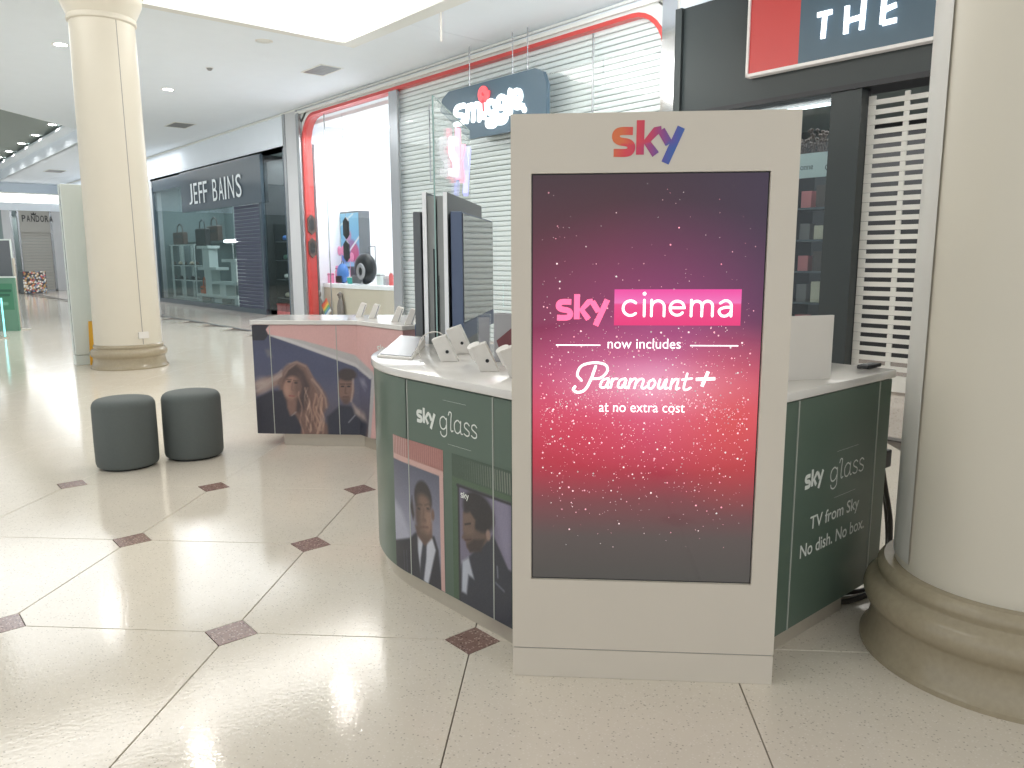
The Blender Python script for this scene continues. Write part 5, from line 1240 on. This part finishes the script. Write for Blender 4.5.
# right window with lit shelves
t = thing('strip_light', 'bright strip light high in the narrow right window of the shoe shop', 'light', (9.6, 19.6, 3.3)); MB().obox((9.5, 20.1, 3.30), (0, -1.25, 0), (.08, 0, 0), (0, 0, .1)).build('tube', M['striplight'], t); MB().obox((9.48, 20.15, 3.4), (0, -1.35, 0), (.12, 0, 0), (0, 0, .78)).build('housing', M['shopblack'], t)
t = thing('shop_shelving', 'dark shelves with shoes in the narrow right window of the shoe shop', 'shelf', (9.1, 19.4, 0))
for z in (.45, .95, 1.45, 1.95): MB().box(9.0, 9.4, 18.9, 20.1, z - .02, z).build('shelf_board', M['darkgrey'], t)
for y in (18.9, 20.1): MB().box(9.0, 9.4, y - .02, y + .02, 0, 2.4).build('upright', M['black'], t)
k = 0
for z, lv_ in ((.45, 'lowest'), (.95, 'second'), (1.45, 'third'), (1.95, 'top')):
    for y, sd in ((19.75, 'left'), (19.45, 'middle'), (19.15, 'right')):
        mm = ('cream', 'pinkbox', 'blue', 'white', 'orange', 'cream', 'kgreen')[k % 7]; k += 1; c = Vector((9.15, y, z + .0015))
        tt_ = thing('shoe', '%s shoe, %s on the %s shelf of the narrow window' % ({'cream': 'cream', 'pinkbox': 'pink', 'blue': 'blue', 'white': 'white', 'orange': 'orange', 'kgreen': 'green'}[mm], sd, lv_), 'shoe', c, 'shoes in the narrow window')
        MB().ball(c + ZV * .08, .07, .12, .07, 10, 6).build('upper', M[mm], tt_, smooth=True); MB().box(c.x - .06, c.x + .06, c.y - .12, c.y + .12, c.z, c.z + .025).build('sole', M['black'], tt_)
for k, (y, lab) in enumerate(((19.8, 'pink shoe box, left on the floor of the narrow window'), (19.5, 'pink shoe box, middle on the floor of the narrow window'), (19.2, 'pink shoe box, right on the floor of the narrow window'))):
    t = thing('shoe_box', lab, 'box', (9.0, y, 0)); MB().box(8.9, 9.15, y - .13, y + .13, 0, .26).build('carton', M['pinkbox'], t); MB().box(8.89, 9.16, y - .135, y + .135, .26, .31).build('lid', M['red'], t)

# ------------------------------------------------------------------ ceiling fittings
def downlight(x, y, z, lab, power=0, r=.075, group=None):
    t = thing('downlight', lab, 'downlight', (x, y, z), group)
    MB().lathe([(0, z - .004), (r, z - .004)], 24, (x, y)).build('lens', M['lamp'], t)
    MB().lathe([(r, z + .0), (r, z - .006), (r + .03, z - .006), (r + .032, z)], 24, (x, y)).build('ring', M['lampring'], t)
    if power: spot('downlight_lamp', (x, y, z - .03), power)
downlight(3.23, 15.1, CEIL, 'bright downlight left of the cream column', 60, .1); downlight(5.69, 17.55, CEIL, 'bright downlight right of the cream column', 60, .1)
for k, (x, y) in enumerate(((5.9, 11.25), (3.44, 11.2), (5.9, 7.2), (3.44, 7.2))):
    downlight(x, y, 6.06, 'downlight in the %s of the light well roof' % ('far right corner', 'far left part', 'near right part', 'near left part')[k], 70, .09)
for k, py_ in enumerate((28.2, 30.9, 33.4, 36.1, 38.4)):
    downlight(5.6, py_, 5.62, '%s downlight in the grey raised ceiling bay' % ('nearest', 'second nearest', 'middle', 'second farthest', 'farthest')[k], 25, .11, 'downlights in the raised bay')
q = onz(31, 187, CEIL); downlight(q.x, q.y, CEIL, 'small far downlight before the bright cove', 0, .14)
def vent(px, py, lab, w=.42, h=.42):
    q = onz(px, py, CEIL); t = thing('air_vent', lab, 'vent', q)
    MB().box(q.x - w / 2, q.x + w / 2, q.y - h / 2, q.y + h / 2, CEIL - .008, CEIL).build('backing', M['darkgrey'], t)
    MB().box(q.x - w / 2 - .03, q.x + w / 2 + .03, q.y - h / 2 - .03, q.y - h / 2, CEIL - .012, CEIL).box(q.x - w / 2 - .03, q.x + w / 2 + .03, q.y + h / 2, q.y + h / 2 + .03, CEIL - .012, CEIL).box(q.x - w / 2 - .03, q.x - w / 2, q.y - h / 2, q.y + h / 2, CEIL - .012, CEIL).box(q.x + w / 2, q.x + w / 2 + .03, q.y - h / 2, q.y + h / 2, CEIL - .012, CEIL).build('frame', M['trim'], t)
    for k in range(7): y = q.y - h / 2 + (k + .5) * h / 7; MB().box(q.x - w / 2, q.x + w / 2, y - .017, y + .017, CEIL - .011, CEIL - .006).build('vent_slat', M['vent'], t)
vent(322, 70, 'square grey ceiling vent near the corner of the light well', .42, .75); vent(180, 125, 'square grey ceiling vent between the column and the shoe shop', .5, .8); vent(55, 171, 'far grey ceiling vent left of the cream column', .6, 1.0)
q = onz(264, 41, CEIL); t = thing('ceiling_speaker', 'round flush speaker in the ceiling near the light well', 'speaker', q); MB().lathe([(0, CEIL - .008), (.10, CEIL - .006), (.12, CEIL)], 24, (q.x, q.y)).build('grille', M['trim'], t); MB().lathe([(.12, CEIL - .006), (.14, CEIL - .004), (.14, CEIL)], 24, (q.x, q.y)).build('rim', M['white'], t)
q = onz(209.5, 68, CEIL); t = thing('smoke_detector', 'tiny smoke detector on the plain ceiling', 'detector', q); MB().lathe([(0, CEIL - .045), (.03, CEIL - .045), (.05, CEIL - .02), (.055, CEIL)], 16, (q.x, q.y)).build('dome', M['vent'], t); MB().lathe([(.055, CEIL - .008), (.07, CEIL - .006), (.07, CEIL)], 16, (q.x, q.y)).build('base', M['trim'], t)
q = onz(446, 33, CEIL); t = thing('hanging_rod', 'thin white rod under the ceiling beside the light well', 'rod', (q.x, q.y, 4.2))
t.location = (6.98, 9.6, 4.7)
MB().tube([(6.98, 9.6, 4.58), (6.98, 9.6, CEIL)], .016, 8).build('rod', M['white'], t); MB().lathe([(0, CEIL - .012), (.04, CEIL - .012), (.04, CEIL)], 16, (6.98, 9.6)).build('ceiling_plate', M['white'], t)

# ------------------------------------------------------------------ far end of the corridor
t = thing('information_board', 'tall white free standing board partly behind the cream column', 'board', (2.95, 12.45, 0))
MB().box(2.48, 3.5, 12.40, 12.56, .14, 2.53).build('board_body', M['rackwhite'], t, bevel=.01); MB().box(2.48, 3.5, 12.40, 12.56, 0, .135).build('plinth', M['rackwhite'], t, bevel=.004); MB().box(2.476, 2.484, 12.42, 12.44, .14, 2.5).build('edge_strip', M['alu'], t)
MB().box(2.6, 3.4, 12.395, 12.40, .4, 2.3).build('notice_face', M['rackwhite'], t)
t = thing('floor_sign', 'yellow folding caution sign leaning between white board and column', 'sign', (2.74, 12.30, 0))
b = MB(); b.add([(2.64, 12.30, 0), (2.84, 12.30, 0), (2.80, 12.385, .62), (2.68, 12.385, .62), (2.64, 12.325, 0), (2.84, 12.325, 0), (2.80, 12.40, .62), (2.68, 12.40, .62)], [(0, 1, 2, 3), (7, 6, 5, 4), (0, 4, 5, 1), (1, 5, 6, 2), (2, 6, 7, 3), (3, 7, 4, 0)]); b.build('front_leaf', M['yellow'], t)
b = MB(); b.add([(2.66, 12.22, 0), (2.82, 12.22, 0), (2.79, 12.37, .60), (2.69, 12.37, .60), (2.66, 12.24, 0), (2.82, 12.24, 0), (2.79, 12.385, .60), (2.69, 12.385, .60)], [(0, 1, 2, 3), (7, 6, 5, 4), (0, 4, 5, 1), (1, 5, 6, 2), (2, 6, 7, 3), (3, 7, 4, 0)]); b.build('back_leaf', M['yellow'], t)
PY = 43.0
def pe(px, py): q = pt(px, py, (0, PY, 0), (0, 1, 0)); return q.x, q.z
struct(MB().box(6.1, 8.9, PY + .2, PY + .4, 3.95, CEIL), 'wall_end', M['ceil']); struct(MB().box(-9, 6.095, PY + .2, PY + .4, 3.95, 5.62), 'wall_end_left', M['ceil'])
t = thing('cove_light', 'glowing white ceiling cove over the far shop front', 'cove light', (7.3, PY - .1, 4.2)); MB().box(5.4, 8.68, PY - .05, PY + .19, 4.12, 4.5).build('glowing_band', M['cove'], t); MB().box(5.4, 8.68, PY - .25, PY + .19, 4.5, 4.56).build('ledge', M['trim'], t)
struct(MB().box(5.4, 8.68, PY - .1, PY + .2, 3.75, 4.12), 'wall_end_fascia', M['ceil'])
w4 = struct(MB().box(6.43, 6.51, PY, PY + .15, 0, 3.75).box(6.71, 6.79, PY, PY + .15, 0, 3.75).box(8.03, 8.13, PY, PY + .15, 0, 3.75).box(6.43, 8.13, PY, PY + .15, 0, .06), 'window_4', M['alu'])
MB().box(6.51, 6.71, PY + .05, PY + .06, .06, 3.75).build('pane', M['glass'], w4); MB().box(6.79, 8.03, PY + .05, PY + .06, 2.55, 3.75).build('pane', M['shutgrey'], w4)
b = MB()
x = 7.08
t = thing('shop_sign', 'grey shop sign with dark serif capitals at the corridor end', 'sign', (7.6, PY - .02, 3.2))
MB().box(6.79, 8.03, PY - .02, PY + .05, 2.75, 3.75).build('sign_panel', M['shutgrey'], t)
for k, ch in enumerate('PANDORA'):
    b = MB(); x0 = 6.90 + k * .188; add_text(b, ch, Vector((0, PY - .02, 0)), Vector((1, 0, 0)), ZV, Vector((0, -.02, 0)), x0, 3.25, width=.15, height=.30, bold=.01); b.build('letter', M['black'], t)
b = MB(); flat(b, [(7.30, 3.56), (7.48, 3.56), (7.50, 3.68), (7.44, 3.61), (7.39, 3.70), (7.34, 3.61), (7.28, 3.68)], Vector((0, PY - .03, 0)), Vector((1, 0, 0)), ZV, Vector((0, 0, 0))); b.build('crown', M['black'], t)
t = thing('roller_shutter', 'grey roller shutter of the far shop at the corridor end', 'shutter', (7.7, PY + .05, 0))
for k in range(20): MB().box(6.79, 8.03, PY + .03, PY + .07, .06 + k * .134, .06 + k * .134 + .125).build('slat', M['shutgrey'], t, bevel=.01, segs=1)
struct(MB().box(6.1, 6.43, PY, PY + .2, 0, 3.95).box(8.13, 8.7, PY, PY + .2, 0, 3.95), 'wall_end_piers', M['wall']); struct(MB().box(6.1, 8.9, PY + 2.5, PY + 2.6, 0, 4), 'wall_end_shop', M['shopdark']); struct(MB().box(-9, 6.1, PY, PY + .2, 0, 3.95), 'wall_end_wide', M['shopdark'])
# patterned pouf
t = thing('patterned_box', 'box covered in speckled multicoloured dots near the far shop', 'box', (7.0, 40.0, 0)); tx = onz(24, 291.5); tx1 = onz(46, 290)
pb = Vector((6.3, 40.2, 0)); x0p = pt(23, 280, (0, 40, 0), (0, 1, 0)).x; x1p = pt(46.5, 280, (0, 40, 0), (0, 1, 0)).x
P = Print(x0p, x1p, .02, .98, 40, 32); P.fill((60, 58, 62))
for k in range(220): P.ell((random.uniform(x0p, x1p), random.uniform(.02, .98)), .035, .035, random.choice([(220, 190, 120), (200, 90, 90), (240, 235, 225), (120, 150, 180), (180, 140, 90), (240, 235, 225)]), soft=.3)
MB().box(x0p, x1p, 40, 40.9, 0, .98).build('box_body', M['darkgrey'], t); P.mesh('dotted_face', M['print_'], t, (0, 40, 0), (1, 0, 0), (0, 0, 1), (0, -.004, 0))
# poster stand and mint booth at the left edge
fb = onz(19.5, 329.5); t = thing('poster_stand', 'black poster board on a steel pole with flat base, left edge', 'sign', fb)
zz = lambda px, py: pt(px, py, fb, (FW.x, FW.y, 0))
p_a, p_b = zz(1, 281), zz(18, 239)
MB().lathe([(0, 0), (.20, 0), (.20, .015), (.03, .03), (0, .03)], 28, (fb.x + .02, fb.y - .02)).build('base_plate', M['steel'], t, smooth=True)
pole = zz(15, 300); MB().tube([(fb.x + .02, fb.y - .02, .02), (fb.x + .02, fb.y - .02, p_b.z - .4)], .03, 10).build('pole', M['steel'], t, smooth=True)
uu_ = RT; c0 = Vector((fb.x, fb.y, 0)) + ZV * p_a.z + RT * -.46
MB().obox(c0, RT * .46, AW * .03, ZV * (p_b.z - p_a.z)).build('poster_frame', M['rackwhite'], t); MB().obox(c0 + RT * .02 + ZV * .03 - AW * .003, RT * .42, AW * .004, ZV * (p_b.z - p_a.z - .06)).build('poster_face', M['darkgrey'], t)
gb = onz(20, 331) ; gb = Vector((2.62, 19.0, 0)); t = thing('promotion_counter', 'mint green promotion counter at the left edge of the view', 'counter', gb)
g0 = onz(19.5, 331); MB().obox(g0, -RT * 1.6, AW * .05, ZV * 1.12).build('green_body', M['kgreen'], t); MB().obox(g0 - AW * .01 + RT * .01 + ZV * 1.12, -RT * 1.62, AW * .07, ZV * .03).build('top', M['rackwhite'], t)
P = Print(-.4, -.05, .45, 1.0, 26, 30); P.fill((70, 130, 100)); P.line([(-.36, .85), (-.1, .85)], .05, (44, 92, 74)); P.line([(-.36, .76), (-.14, .76)], .05, (44, 92, 74)); P.line([(-.34, .58), (-.2, .58)], .07, (110, 165, 140)); P.mesh('front_print', M['print_'], t, g0, RT, ZV, -AW * .004)
lb = onz(3, 338); t = thing('lit_barrier', 'cyan lit acrylic panel on a small base at the left edge', 'barrier', lb)
MB().lathe([(0, 0), (.13, 0), (.13, .02), (0, .03)], 20, (lb.x - .03, lb.y)).build('base_plate', M['steel'], t); MB().obox(lb + ZV * .03 + RT * .03, -RT * .8, AW * .012, ZV * .72).build('panel', M['acrylic'], t); MB().obox(lb + ZV * .03 + RT * .03, RT * .02, AW * .02, ZV * .74).build('lit_edge', M['cyanlit'], t)
